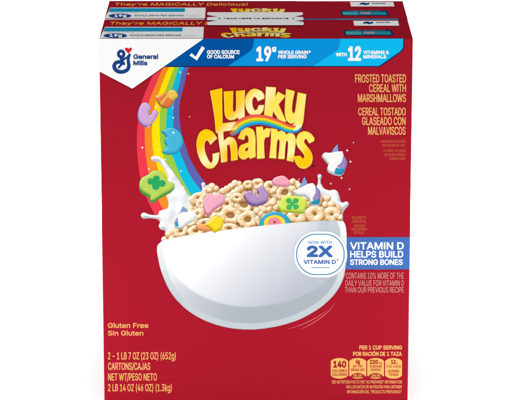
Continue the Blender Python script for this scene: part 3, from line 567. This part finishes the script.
marsh('marshmallow', [(162, 130.8), (167.5, 128.2), (172.5, 127.2), (178.6, 130.4), (182.4, 136), (183.8, 142), (181, 148.4), (176, 152.6), (168, 153.8), (163, 151.6), (166.4, 147.4), (167.2, 145.4), (165.2, 142), (165.2, 139), (167, 136.6), (165.4, 134)], '#45b5d8', 3, side=1, smooth=False, dark='#1583b8', label='blue bitten moon marshmallow')
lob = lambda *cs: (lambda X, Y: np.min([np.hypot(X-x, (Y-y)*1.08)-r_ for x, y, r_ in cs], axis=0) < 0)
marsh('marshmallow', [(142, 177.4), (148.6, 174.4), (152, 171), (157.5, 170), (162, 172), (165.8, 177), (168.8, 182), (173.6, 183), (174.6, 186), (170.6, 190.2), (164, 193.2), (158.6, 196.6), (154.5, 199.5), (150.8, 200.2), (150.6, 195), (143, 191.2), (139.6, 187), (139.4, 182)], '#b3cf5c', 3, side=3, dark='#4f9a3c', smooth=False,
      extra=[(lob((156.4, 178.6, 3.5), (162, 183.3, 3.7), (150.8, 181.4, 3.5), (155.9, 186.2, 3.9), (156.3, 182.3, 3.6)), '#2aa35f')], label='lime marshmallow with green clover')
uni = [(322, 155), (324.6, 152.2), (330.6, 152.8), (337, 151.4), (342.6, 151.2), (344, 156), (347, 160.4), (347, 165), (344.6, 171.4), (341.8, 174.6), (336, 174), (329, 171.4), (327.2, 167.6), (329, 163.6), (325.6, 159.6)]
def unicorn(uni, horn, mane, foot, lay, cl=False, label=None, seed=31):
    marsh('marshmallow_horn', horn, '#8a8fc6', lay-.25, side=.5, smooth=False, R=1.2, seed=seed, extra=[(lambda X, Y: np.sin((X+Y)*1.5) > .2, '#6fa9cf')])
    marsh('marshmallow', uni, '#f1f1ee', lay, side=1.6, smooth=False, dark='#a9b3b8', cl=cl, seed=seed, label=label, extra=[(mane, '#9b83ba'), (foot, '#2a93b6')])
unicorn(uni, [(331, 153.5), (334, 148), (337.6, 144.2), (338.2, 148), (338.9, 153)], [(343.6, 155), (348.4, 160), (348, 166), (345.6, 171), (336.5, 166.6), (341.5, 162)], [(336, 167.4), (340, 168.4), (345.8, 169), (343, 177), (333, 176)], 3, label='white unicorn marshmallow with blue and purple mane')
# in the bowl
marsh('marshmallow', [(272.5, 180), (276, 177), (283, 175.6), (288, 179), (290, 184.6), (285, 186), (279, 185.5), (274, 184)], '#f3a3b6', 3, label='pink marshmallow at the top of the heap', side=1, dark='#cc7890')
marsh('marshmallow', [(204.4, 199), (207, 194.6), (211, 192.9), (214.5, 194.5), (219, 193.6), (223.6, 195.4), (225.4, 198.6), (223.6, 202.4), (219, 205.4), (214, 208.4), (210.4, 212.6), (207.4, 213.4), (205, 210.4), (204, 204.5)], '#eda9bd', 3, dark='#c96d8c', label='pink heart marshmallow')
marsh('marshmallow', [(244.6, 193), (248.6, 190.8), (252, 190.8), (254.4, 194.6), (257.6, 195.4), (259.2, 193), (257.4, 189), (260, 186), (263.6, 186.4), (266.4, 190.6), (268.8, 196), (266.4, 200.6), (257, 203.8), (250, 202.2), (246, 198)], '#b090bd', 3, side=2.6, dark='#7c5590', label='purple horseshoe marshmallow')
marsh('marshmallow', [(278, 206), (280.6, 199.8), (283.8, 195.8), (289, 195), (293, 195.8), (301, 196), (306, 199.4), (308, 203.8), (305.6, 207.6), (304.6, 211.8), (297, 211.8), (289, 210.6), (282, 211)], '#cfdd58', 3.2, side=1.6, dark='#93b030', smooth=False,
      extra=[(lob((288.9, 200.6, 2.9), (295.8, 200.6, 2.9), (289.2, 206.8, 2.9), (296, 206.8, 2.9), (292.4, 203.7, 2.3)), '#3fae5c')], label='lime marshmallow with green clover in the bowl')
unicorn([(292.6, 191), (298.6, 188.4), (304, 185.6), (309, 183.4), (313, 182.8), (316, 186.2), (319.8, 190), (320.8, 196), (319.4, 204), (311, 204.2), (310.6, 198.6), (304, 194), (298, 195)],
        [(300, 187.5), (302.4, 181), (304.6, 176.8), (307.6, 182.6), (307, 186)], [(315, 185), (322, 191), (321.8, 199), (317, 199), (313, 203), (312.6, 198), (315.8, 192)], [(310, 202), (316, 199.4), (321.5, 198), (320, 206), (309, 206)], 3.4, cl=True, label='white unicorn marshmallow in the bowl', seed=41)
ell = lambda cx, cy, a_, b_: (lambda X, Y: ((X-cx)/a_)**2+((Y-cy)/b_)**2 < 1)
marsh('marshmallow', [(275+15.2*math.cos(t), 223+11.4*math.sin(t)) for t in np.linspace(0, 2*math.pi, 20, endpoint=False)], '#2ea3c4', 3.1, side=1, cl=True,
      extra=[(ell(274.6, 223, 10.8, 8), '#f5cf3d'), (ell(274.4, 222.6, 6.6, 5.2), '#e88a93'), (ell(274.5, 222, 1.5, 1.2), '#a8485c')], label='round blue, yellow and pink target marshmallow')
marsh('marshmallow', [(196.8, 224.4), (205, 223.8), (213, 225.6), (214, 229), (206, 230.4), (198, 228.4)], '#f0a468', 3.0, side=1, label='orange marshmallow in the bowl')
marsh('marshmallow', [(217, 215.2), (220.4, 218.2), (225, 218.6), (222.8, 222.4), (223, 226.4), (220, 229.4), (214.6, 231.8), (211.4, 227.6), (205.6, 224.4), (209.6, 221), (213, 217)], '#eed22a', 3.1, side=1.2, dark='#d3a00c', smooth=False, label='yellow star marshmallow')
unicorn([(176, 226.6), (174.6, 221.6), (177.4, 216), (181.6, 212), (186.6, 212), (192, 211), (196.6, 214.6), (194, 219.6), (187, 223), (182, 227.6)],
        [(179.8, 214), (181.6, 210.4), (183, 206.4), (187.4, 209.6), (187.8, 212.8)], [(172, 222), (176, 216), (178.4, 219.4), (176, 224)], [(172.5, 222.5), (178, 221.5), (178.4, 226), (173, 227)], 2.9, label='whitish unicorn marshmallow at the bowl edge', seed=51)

# ---- sparkles -----------------------------------------------------------------------------
def star(cx, cy, r_):
    return [(cx+(r_ if i % 2 == 0 else r_*.3)*math.cos(i*math.pi/4), cy+(r_ if i % 2 == 0 else r_*.3)*math.sin(i*math.pi/4)) for i in range(8)]
SK = [(188.4, 73.6, 1.3), (180, 71.9, 1.3), (156.9, 96, 1.7), (156, 106.7, 1.6), (148.5, 126.3, 1.2), (173.3, 117.5, 1.4), (165.7, 118.5, .8), (142.4, 147.4, 1.7), (158.7, 149.5, 1.1), (156, 142.5, .7), (173.4, 132.5, 1.9),
      (173.2, 107.8, 1), (148.8, 168.7, 1.5), (165.2, 159.3, 1.5), (170.6, 164.8, .7), (172.5, 170.6, .8), (181, 171, 1.4), (183.7, 192.8, 1.5), (174.9, 180.6, 1.2), (169.5, 90.5, 1.2), (189.5, 116.6, .9), (347.2, 150.3, 1.7), (350.5, 161.5, 1.6), (341.5, 177.7, 1.6), (330.8, 183.5, 1.3), (349.5, 189, 1.2), (353.5, 142.4, 1), (334, 171.9, 1.2), (299, 179, 1)]
for s_ in SK: poly('sparkle', star(*s_), WHITE, box, 4)

# ---- name lettering ---------------------------------------------------------------------------
GL = dict(
 L=([[(210.2, 90.9), (214, 89.9), (221.9, 88.3), (222, 105), (222.4, 123.4), (230, 122.4), (238, 121.4), (237.4, 129.2), (226, 130.6), (216, 132.5), (214.8, 118), (213, 106)]], 1),
 u=([[(223.9, 91.6), (233, 91), (232.6, 107), (232.8, 111), (234.6, 112), (236.2, 110), (236.4, 100), (236.2, 91), (244.8, 90.3), (244.3, 104), (244.6, 117.4), (239, 119.8), (238, 116.8), (234.4, 119.2), (230, 119.9), (226.3, 117.8), (224.6, 113), (224.4, 102)]], 1),
 c=([[(256.5, 88.9), (261.5, 91), (264.2, 94.5), (264.1, 98), (261, 99.5), (257.8, 100.8), (256.6, 97.4), (254.2, 96.2), (252.4, 98.5), (252, 102), (252.6, 107), (254.6, 110.4), (257.4, 109.4), (258.9, 105.2), (263.8, 105), (263.2, 110.5), (259.5, 114.4), (254, 115.4), (249, 113.4), (246, 108), (245, 101.5), (246.3, 95), (250, 90.4), (253.6, 88.7)]], 1),
 k=([[(266.1, 86.7), (275.8, 87.4), (275, 97.6), (278, 91.7), (285.4, 95.7), (278.3, 104), (286.2, 121.6), (279, 119.9), (273, 110.4), (272, 117.4), (264.3, 115), (265.5, 100)]], 0),
 y=([[(286.2, 89), (294.5, 91.2), (292.4, 101), (291.6, 110), (293.2, 113.8), (295.2, 112), (296.8, 101), (297.9, 92.4), (306.1, 94.2), (304.6, 107), (303.3, 121), (300.6, 128.4), (295, 131.8), (288, 130.6), (286, 128), (291, 127.4), (295.7, 121.4), (291, 123.6), (286.8, 120.6), (284.7, 113), (285.4, 100)]], 1),
 C=([[(217, 138), (213.6, 141), (210.6, 144.4), (208, 140), (205.4, 140.2), (204, 145.5), (205.2, 153), (208.8, 161), (211.6, 163.4), (213, 159), (212.6, 153.9), (219.3, 152.2), (218.4, 161.3), (213.6, 167.6), (207.8, 168.4), (201.5, 162.8), (197.5, 153), (196.4, 142), (199.4, 132.4), (205.8, 128.7), (212.7, 131.5)]], 1),
 h=([[(217.9, 132.1), (223.1, 131.2), (223.6, 140.8), (228.6, 136.6), (234, 137.8), (236.8, 143.4), (237.2, 151), (237.6, 159.2), (231.3, 160.4), (231, 150), (229.6, 143.8), (227, 144.6), (226.9, 152), (227.1, 161), (221.3, 162.2), (220.6, 152), (219.4, 144.8)]], 1),
 a=([[(238.1, 137.9), (241.6, 130.3), (247.8, 127), (253.8, 130), (255.5, 137.9), (255.2, 148), (255.5, 156.5), (249.8, 158.3), (248.9, 156.2), (244.3, 159.4), (240, 157.8), (237.9, 152.3), (240.2, 145.4), (245, 143.6), (248.7, 142.2), (248.8, 137.4), (247, 134.4), (245, 135), (244.1, 139.4)], [(248.5, 146.3), (245.3, 148), (244.6, 150.3), (246.4, 151.6), (248.5, 149.6)]], 1),
 r=([[(256.2, 126.9), (262.5, 126.5), (263.3, 130.6), (266.5, 127.8), (270.6, 128.8), (268.8, 136.6), (265.1, 137), (263.8, 141), (264, 150), (264.5, 157.8), (257.1, 158.3), (257.2, 142)]], 1),
 m=([[(271.3, 128.1), (277.3, 129.6), (277.6, 132), (281, 130.6), (284.6, 132), (286.5, 134.6), (290, 132.2), (294.6, 134.8), (295.8, 140.6), (294.6, 150), (293.3, 161.4), (286.9, 160), (288, 150), (288.3, 142), (287.1, 139.6), (285.6, 142), (284.8, 150), (284.4, 158.6), (278.2, 158.2), (279.6, 148), (280, 140.6), (278.4, 138.2), (276.9, 140.6), (276.2, 149), (276.1, 157.9), (269.5, 157.4), (271, 143)]], 1),
 s=([[(314, 140.8), (309.1, 142.9), (306.4, 138), (304.2, 139.2), (303.8, 142.5), (307.4, 146.8), (310.7, 151), (312.8, 157.1), (311.3, 164), (305, 168.6), (298.8, 167), (295, 161.5), (294.5, 156.5), (297, 156), (300.2, 155.8), (302.3, 158.6), (304.8, 157.6), (304, 153.7), (297.3, 146.2), (296, 140.6), (298.1, 133.6), (304.3, 130.8), (310.5, 133), (314.4, 138)]], 1))
lg = Art(190, 82, 320, 174, .2)
allD = np.full(lg.X.shape, 1e9)
for k, (lps, it) in GL.items():
    d = sdf(chaikin(lps[0], 2) if it else lps[0], lg.X, lg.Y)
    for hl in lps[1:]: d = np.maximum(d, -sdf(chaikin(hl, 2), lg.X, lg.Y))
    allD = np.minimum(allD, d)
X, Y = lg.X, lg.Y
base = lerp(L('#fcc80c'), L('#fbe45e'), sm(232, 262, X))
base = lerp(base, L('#fff3ba'), .85*sm(0, 1, 1-np.abs((X-236)+(Y-125)*.9)/17))
base = lerp(base, L('#fff6cc'), .55*sm(0, 1, 1-np.hypot(X-258, Y-104)/15))
base = lerp(base, L('#fff5c2'), .8*sm(0, 1, 1-np.hypot(X-216, Y-160)/11))
base = lerp(base, L('#fff8c4'), .6*sm(0, 1, 1-np.hypot(X-290, Y-150)/14))
base = lerp(base, L('#fac40e'), sm(0, 10, (X-292)*.6+(Y-152)))
base = lerp(base, L('#ffef9a'), .5*sm(0, 1, 1-np.abs(X-300+(Y-110)*.3)/5))
dn = np.roll(allD, 5, 0); dn2 = np.roll(np.roll(allD, 7, 0), 2, 1)
lg.put((dn2 < .7) | (allD < .8), L('#8c1b20'))
lg.put((dn < .2), L('#b0591c'))
lg.put((allD < .4), L('#dc961f'))
rimc = lerp(L('#efa91c'), L('#fff6c4'), sm(-.5, .5, (allD-np.roll(allD, 3, 0))))
rimc = lerp(rimc, base, .45+.55*sm(0, 1, (-allD-.05)/.7))
lg.put(allD < .1, rimc)
tp = catmull([(229, 132), (232.5, 126), (238.2, 119.8), (250, 115), (263.7, 114.8), (277.3, 118.8), (288.3, 124), (295, 125.4), (300.5, 122.5)], False, 8)
bt = catmull([(231.5, 136), (236, 134.5), (245.8, 127.6), (254, 125.2), (263.7, 125), (277.3, 128.8), (287, 132.4), (296.5, 132.6), (302.3, 128)], False, 8)
tp, bt = np.array(tp), np.array(bt)
SC = ['#e7505a', '#ee7a3a', '#ffd91c', '#9ac63c', '#19b3cf', '#2f7fc6']
for k in range(6):
    a_ = tp+(bt-tp)*k/6; b_ = tp+(bt-tp)*(k+1)/6
    M = sdf([tuple(p) for p in a_]+[tuple(p) for p in b_[::-1]], X, Y) < .05
    c = np.broadcast_to(L(SC[k]), lg.c.shape).copy()
    fade = (1-sm(229, 240, X))
    under = np.where(lg.m[..., None], lg.c, L('#a51a2b'))
    lg.put(M & (X < 301.5), c*(1-fade[..., None]*.8)+under*fade[..., None]*.8)
# the y's tail passes over the end of the swoosh
ty = stroke_sdf([(299.9, 121, 3.3), (299.2, 124.6, 2.9), (296.8, 128.2, 1.8), (293.6, 129.9, .6)], X, Y)
lg.put((ty < 0) & (Y > 121), lerp(base, L('#fff3b0'), sm(121, 127, Y)))
lg.build('name_lettering', box, 3, label='yellow name lettering with rainbow swoosh')
text('trademark_text', [('TM', 312.4, 315, 165.2, 166.8, .08)], mat('black_ink', '#2a1013'), box, 3)
# same lettering, small, on the top panel
def top_logo_map(px, py, lay=0):
    u = (px-194.4)/(316-194.4); v = (py-85)/(169.5-85)
    return top_uv(u, v, lay)
_tl, _tr, _bl = top(221.5, 27.6), top(293.2, 27.6), top(219.4, 38.05)
_sc = (top(292.6, 38.05)[0]-_bl[0])
def top_uv(u, v, lay):
    return (_bl[0]+u*_sc, _tl[1]+v*(_bl[1]-_tl[1]), H+lay*1e-4)
keep(lg.build('top_name_lettering', box, 2, mapf=top_logo_map))

# ---- right hand text -----------------------------------------------------------------------------
text('product_text', [('FROSTED TOASTED', 355.1, 406, 74.3, 82.5, .16), ('CEREAL WITH', 369.1, 406, 84.1, 92, .16), ('MARSHMALLOWS', 357.8, 406, 94, 102, .16)], TAN, box, 1)
text('product_text', [('CEREAL TOSTADO', 358.2, 405.8, 107.6, 115.4, .16), ('GLASEADO CON', 362, 405.6, 117, 125, .16), ('MALVAVISCOS', 368, 405.6, 126.7, 134.7, .16)], TAN, box, 1)
text('small_print', [('MARSHMALLOW SHAPES', 381, 405.6, 140, 142.6, .0), ('AND COLORS MAY VARY', 382.2, 405.4, 144.1, 146.7, .0), ('LA FORMA Y EL COLOR', 383.3, 405.4, 149.3, 151.9, 0), ('DE LOS MALVAVISCOS', 384.2, 405.4, 153.3, 155.9, 0), ('PUEDEN VARIAR', 389.7, 405.3, 157.3, 159.9, 0)], DIM, box, 1)
text('small_print', [('ENLARGED TO', 352.3, 365.9, 216.2, 219, 0), ('SHOW DETAIL', 352.7, 366, 220, 222.8, 0), ('AMPLIADO', 354, 365.2, 224.3, 227, 0), ('PARA MOSTRAR', 351.3, 366.9, 227.9, 230.5, 0), ('DETALLE', 354, 364, 231.3, 233.9, 0)], DIM, box, 1)
# blue claim band
R_AT = lambda y: 413-5.35*(y-38.5)/361.5
band = poly('claim_band', [(338, 237.1), (R_AT(237.1)-.1, 237.1), (R_AT(269.3)-.1, 269.3), (338, 269.3)], BAND, box, 1.8)
text('claim_text', [('VITAMIN D', 350, 403.8, 242.1, 249.4, .32), ('HELPS BUILD', 350, 403.3, 250.8, 257.5, .3), ('STRONG BONES', 350, 402.7, 259.2, 264.9, .26)], WHITE, band, 2.6)
text('claim_footnote', [('*CONTAINS 10% MORE OF THE', 343.6, 403.8, 272.6, 278.6, .0), ('DAILY VALUE FOR VITAMIN D', 345.4, 403.9, 280.2, 285.7, .0), ('THAN OUR PREVIOUS RECIPE', 344.8, 403.6, 287, 292.4, .0)], PALE, box, 2.4)
badge = poly('claim_badge', rrect(294.1, 231.5, 346.8, 277, 21.5, 14), WHITE, box, 3.4)
poly('badge_ring', [rrect(296.2, 233.6, 344.6, 274.9, 19.6, 14), rrect(297.2, 234.6, 343.6, 273.9, 18.7, 14)], mat('steel_blue_line', '#3f86ac'), badge, 4)
multi('badge_shadow', [rrect(293.2, 231.0, 347.3, 277.9, 22.3, 14)], mat('cool_grey_line', '#c3cad1'), box, 3.1)
text('badge_text', [('NOW WITH', 308, 332, 240.7, 243.8, .12)], mat('soft_blue_ink', '#6795bf'), badge, 4)
text('badge_text', [('2X', 306.8, 332.6, 245.5, 257, .95)], mat('claim_blue_ink', '#3b68ae'), badge, 4)
text('badge_text', [('VITAMIN D', 303.5, 335.9, 259.7, 263.9, .24), ('*', 336.6, 338.6, 258.6, 262.2, .05)], mat('claim_blue_ink', '#3b68ae'), badge, 4)
multi('badge_rule', [[(311.3, 267.1), (329.5, 267.1), (329.5, 267.8), (311.3, 267.8)]], mat('steel_blue_line', ''), badge, 4)

# ---- motion strokes below the bowl ------------------------------------------------------------------
def taper(pts, w):
    c = catmull(pts, False, 8); n = len(c); up_, dn_ = [], []
    for i, (x, y) in enumerate(c):
        a_ = np.array(c[max(i-1, 0)]); b_ = np.array(c[min(i+1, n-1)]); t = (b_-a_)/np.linalg.norm(b_-a_)
        h = w*math.sin(math.pi*min(max(i/(n-1), .02), .98))**.7
        up_.append((x-t[1]*h, y+t[0]*h)); dn_.append((x+t[1]*h, y-t[0]*h))
    return up_+dn_[::-1]
multi('motion_lines', [taper([(335.8, 302.4), (330.5, 309), (323.5, 315.6), (314, 322.3), (306.5, 326.4), (300.6, 328.9)], .42),
                       taper([(327.6, 309.8), (319.5, 315.6), (309, 321.4), (299, 325.6), (286.8, 329.5)], .42)], PINKLINE, box, 1)

# ---- bottom left --------------------------------------------------------------------------------------
text('gluten_text', [('Gluten Free', 107.9, 148.4, 322.9, 327.9, .16), ('Sin Gluten', 107.9, 143.3, 330.7, 335.5, .16)], TAN, box, 1)
text('net_weight_text', [('2 - 1 LB 7 OZ (23 OZ) (652g)', 107.9, 175.8, 352.2, 359.4, .14), ('CARTONS/CAJAS', 108, 150.3, 362.6, 369.9, .14), ('NET WT/PESO NETO', 108, 156.9, 373.3, 380.5, .14), ('2 LB 14 OZ (46 OZ) (1.3kg)', 108, 171.8, 384, 391.2, .14)], TAN, box, 1)
# ---- bottom right: nutrition figures -------------------------------------------------------------------
text('serving_text', [('PER 1 CUP SERVING', 359.3, 402, 345.4, 349.6, .2), ('POR RACIÓN DE 1 TAZA', 353, 401.8, 351.7, 355.9, .2)], TAN, box, 1)
def shield(x0, x1, lines, dv=None):
    P = []
    for i in range(9):
        t = i/8; P.append((x0+(x1-x0)*t, 360.6-2.6*math.sin(math.pi*t)**.7 if 0 < t < 1 else 361.0))
    for i in range(9):
        t = i/8; P.append((x1-(x1-x0)*t, 376.0+2.6*math.sin(math.pi*t)**.7 if 0 < t < 1 else 375.6))
    s = poly('nutrition_shield', P, TANW, box, 1)
    text('shield_text', lines, DRED, s, 2)
    if dv:
        cx = (x0+x1)/2
        multi('daily_value_patch', [[(cx+7.3*math.cos(t), 377.3-4.3*math.sin(t)) for t in np.linspace(0, math.pi, 15)]], DRED, s, 1.6)
        text('daily_value_text', [(dv, cx-4.4, cx+4.4, 374.2, 376.6, .1)], TANW, s, 2.4)
shield(330.8, 348.2, [('140', 333.2, 346.2, 360.8, 367.6, .38), ('CALORIES', 332, 347, 369.3, 372.0, .06), ('CALORÍAS', 332, 347, 373.0, 375.9, .06)])
shield(349.3, 366.2, [('0g', 355.8, 360, 359.5, 363.7, .2), ('SAT FAT', 352.8, 362.8, 365, 367.4, .06), ('GRASA SAT', 350.8, 364.8, 368.4, 371, .06)], '0% DV')
shield(367.2, 384, [('220', 369.8, 378, 359.7, 363.9, .22), ('mg', 378.4, 381.8, 362.2, 363.9, .05), ('SODIUM', 369.8, 381.6, 365, 367.5, .06), ('SODIO', 370.8, 380.8, 368.4, 371, .06)], '10% DV')
shield(385.1, 402, [('12', 391, 395.6, 359.7, 363.9, .22), ('g', 396, 397.4, 362.0, 363.8, .05), ('TOTAL SUGARS', 386.2, 401, 365.2, 367.6, .02), ('AZÚCARES', 388, 399.2, 369.8, 372.3, .06), ('TOTALES', 389, 398.4, 373.2, 375.8, .06)])
text('nutrition_note', [('SEE NUTRITION FACTS FOR "AS PREPARED" INFORMATION', 331.7, 401.8, 380.3, 383.5, .04), ('VEA LOS DATOS DE NUTRICIÓN PARA OBTENER', 346, 401.8, 385.2, 388.4, .04), ('INFORMACIÓN DEL "PRODUCTO PREPARADO"', 347, 401.6, 390.1, 393.3, .04)], TAN, box, 1)

# ---- top panel --------------------------------------------------------------------------------------------
GREYW = WHITE
tpan = keep(multi('top_white_panel', [[(99.5, 38.35), (102.9, 31.4), (105.2, 27.0), (203.9, 27.0), (203.2, 38.35)]], GREYW, box, 1, top))
multi('top_blue_strip', [[(103.2, 31.6), (105.2, 27.8), (182.8, 27.8), (182.2, 31.6)]], mat('strip_blue_ink', '#1c9fce'), tpan, 2, top)
multi('top_oval', [[(115.3+11.7*math.cos(t), 35.9+2.35*math.sin(t)) for t in np.linspace(0, 2*math.pi, 40, endpoint=False)]], mat('oval_blue_ink', '#1b4f97'), tpan, 2, top)
text('top_oval_text', [('19g', 109.5, 122, 34.4, 37.3, .25)], WHITE, tpan, 3, top)
text('top_panel_text', [('WHOLE GRAIN PER SERVING', 129.8, 181, 34.7, 36.4, .05)], mat('slate_ink', '#4d5f80'), tpan, 2, top)
text('top_small_text', [('GOOD SOURCE OF CALCIUM', 106, 134, 32.0, 32.9, .0)], mat('slate_grey_ink', '#9aa3b0'), tpan, 2, top)
text('top_small_text', [('VITAMINS & MINERALS', 183, 196, 35.3, 36.4, 0)], mat('slate_grey_ink', ''), tpan, 2, top)
keep(text('top_slogan', [("They're MAGICALLY Delicious!", 109.5, 247, 21.9, 24.9, .12, .35)], mat('slogan_orange_ink', '#ffb13a'), box, 1, top))
# blank white tag with maker's name, teal table
tg = keep(multi('top_name_tag', [[(354.2, 25.8), (353.2, 20.9), (397.9, 20.9), (399.2, 25.8)]], GREYW, box, 1, top))
text('top_tag_text', [('General Mills', 376, 390, 21.8, 23.3, .05)], mat('slate_ink', ''), tg, 2, top)
multi('top_tag_emblem', [[(362.6, 24.0), (364.4, 22.0), (368, 21.7), (370, 22.6), (372.6, 21.8), (373.4, 23.4), (369, 24.4), (366, 23.6)]], NAVY, tg, 2, top)
tt = keep(multi('top_table', [[(344.6, 35.7), (343.6, 30.0), (391.6, 30.0), (393.9, 35.7)]], mat('table_navy_ink', '#1c3560'), box, 1, top))
multi('top_table_cell', [[(346.3, 35.0), (345.5, 31.6), (361, 31.6), (361.6, 35.0)]], mat('aqua_ink', '#5cc0c8'), tt, 2, top)
multi('top_table_cell', [[(362.2, 35.0), (361.6, 31.6), (390.2, 31.6), (391.7, 35.0)]], mat('teal_ink', '#1793a8'), tt, 2, top)
text('top_table_text', [('VITAMIN D', 347, 360.4, 31.9, 33.0, .04), ('CALCIUM', 347, 360.4, 33.5, 34.6, .04)], mat('teal_ink', ''), tt, 3, top)
text('top_table_text', [('THIAMIN', 363.4, 374.4, 31.9, 34.4, .05)], mat('rose_ink', '#e6b0b8'), tt, 3, top)
text('top_table_text', [('RIBOFLAVIN IRON', 376, 389.6, 31.9, 33, 0), ('ZINC FOLIC ACID', 376, 390.4, 33.6, 34.7, 0), ('VITAMINS AND MINERALS', 349, 385, 30.3, 31.2, 0)], mat('aqua_ink', ''), tt, 3, top)
# board edge along the back of the lid, its highlight painted in paler colours
rear_only = [multi('lid_edge_highlight', [[(104.0, 20.55), (104.3, 19.75), (298, 19.75), (298, 20.55)]], mat('mauve_edge_highlight', '#9a5a70'), box, 1, top),
             multi('lid_edge_highlight', [[(298, 20.55), (298, 19.75), (407.5, 19.75), (407.7, 20.55)]], mat('pale_edge_highlight', '#e9a5ac'), box, 1, top)]

# ---- rear carton -------------------------------------------------------------------------------------------
rear = empty('cereal_carton', (0, STEP_BACK, 0), 'red cereal carton standing behind, only its narrow printed lid showing above the front one', 'cereal box', G)
def dup(o, parent):
    c = o.copy(); COL.objects.link(c); c.parent = parent
    for ch in [q for q in o.children]: dup(ch, c)
    return c
for o in [body] + shared: dup(o, rear)
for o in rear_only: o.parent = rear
rear.scale.z = 1 + .0006/H          # a hair taller than the front one

# ---- glued paper strip across both lids --------------------------------------------------------------------
half = [(208.4, 12.2), (207.2, 12.9), (207.2, 14.2), (208.6, 14.9), (218.4, 16.5), (207.1, 17.3), (206.9, 19.9), (218.2, 20.4), (208.6, 21.8), (207.2, 22.5), (207.2, 24.2), (208.4, 24.9)]
rt = [(303.0, 24.9), (303.8, 24.0), (303.8, 22.4), (302.4, 21.7), (293.9, 20.5), (303.4, 20.0), (303.3, 17.2), (293.9, 16.5), (302.2, 14.8), (302.9, 14.0), (302.9, 12.8), (301.9, 12.2)]
def strip_top(px, py, lay=0.0):                # same, for the strip's own height above the lids
    d = ray(px, py); z = H + lay * 1e-4; p = CAM + d * ((z - CAM.z) / d.z)
    return (p.x, p.y, z)
lp = [strip_top(x, y, 9) for x, y in half + rt]
n = len(lp)
tri = tessellate_polygon([[Vector((p[0], p[1], 0)) for p in lp]])
V = lp + [(p[0], p[1], p[2]-.0002) for p in lp]
Fc = []
for t in tri:
    Fc.append(tuple(t)); Fc.append(tuple(n+i for i in reversed(t)))
for i in range(n): Fc.append((i, (i+1) % n, n+(i+1) % n, n+i))
strip = empty('glue_strip', top(256, 18.5), 'white notched paper strip glued across the lids of both red cartons', 'paper strip')
base_ = Vector(strip.location)
V = [tuple(Vector(v)-base_) for v in V]
bmx = bmesh.new(); vs = [bmx.verts.new(v) for v in V]
for f in Fc: bmx.faces.new([vs[i] for i in f])
bmesh.ops.recalc_face_normals(bmx, faces=bmx.faces[:])
me = bpy.data.meshes.new('paper'); bmx.to_mesh(me); bmx.free()
link(me, 'paper', mat('white_strip_paper', '#f4f4f4', grain=.01, rough=.7), strip)
o = text('tear_text', [('TEAR HERE TO SEPARATE', 223.6, 288.4, 17.9, 18.95, .08)], mat('black_ink', ''), strip, 10, strip_top)
o.data.transform(__import__('mathutils').Matrix.Translation(-base_))
for ar_ in ([(217.8, 18.45), (220.2, 17.9), (220.2, 19.0)], [(292.6, 17.9), (294.9, 18.45), (292.6, 19.0)]):
    o = multi('tear_arrow', [ar_], mat('black_ink', ''), strip, 10, strip_top)
    o.data.transform(__import__('mathutils').Matrix.Translation(-base_))

# ------------------------------------------------------------------ white studio sweep
prof = [(-2.4, 0)]
for i in range(0, 13):
    a = math.radians(90*i/12); prof.append((1.0+.6*math.sin(a), .6-.6*math.cos(a)))
prof.append((1.6, 2.6))
V, Fc = [], []
for x in (-2.6, 2.6):
    for y, z in prof: V.append((x, y, z-.0003))
k = len(prof)
for i in range(k-1): Fc.append((i, k+i, k+i+1, i+1))
fl = mesh_from('floor', V, Fc, mat('white_sweep_paper', '#f8f8f8', grain=.003, rough=.9, spec=.02, scale=30), None)
for p in fl.data.polygons: p.use_smooth = True
fl['kind'] = 'structure'; fl['label'] = 'seamless white studio sweep'

# ------------------------------------------------------------------ light
w = bpy.data.worlds.new('World'); S.world = w; w.use_nodes = True
w.node_tree.nodes['Background'].inputs[0].default_value = (1, 1, 1, 1)
w.node_tree.nodes['Background'].inputs[1].default_value = 0.60
def area(name, loc, target, sx, sy, power):
    l = bpy.data.lights.new(name, 'AREA'); l.shape = 'RECTANGLE'; l.size = sx; l.size_y = sy; l.energy = power
    o = bpy.data.objects.new(name, l); COL.objects.link(o); o.location = loc
    o.rotation_euler = (Vector(target)-Vector(loc)).to_track_quat('-Z', 'Y').to_euler()
    return o
area('key_softbox', (0, -2.6, .62), (0, 0, .15), 1.8, 1.0, 16)
for s in (-1, 1):          # added unseen lamps below lid height, shining straight down to whiten the sweep
    area('added_floor_light', (s*.46, .45, .215), (s*.46, .45001, 0), .42, 1.9, 9.6)
area('added_backdrop_light', (0, .42, .12), (0, 1.6, .35), .18, .18, 12)  # added unseen lamp hidden behind the cartons to brighten the backdrop

# ------------------------------------------------------------------ camera
cd = bpy.data.cameras.new('camera'); cam = bpy.data.objects.new('camera', cd); COL.objects.link(cam)
cam.location = CAM; cam.rotation_euler = (math.radians(90)-TH, 0, 0)
cd.sensor_width = 36; cd.lens = 36*F/512; cd.clip_end = 50; cd.clip_start = .05
S.camera = cam
S.view_settings.view_transform = 'Standard'; S.view_settings.look = 'None'
S.view_settings.exposure = 0; S.view_settings.gamma = 1
S.render.engine = 'CYCLES'
S.cycles.max_bounces = 6
S.cycles.use_denoising = True
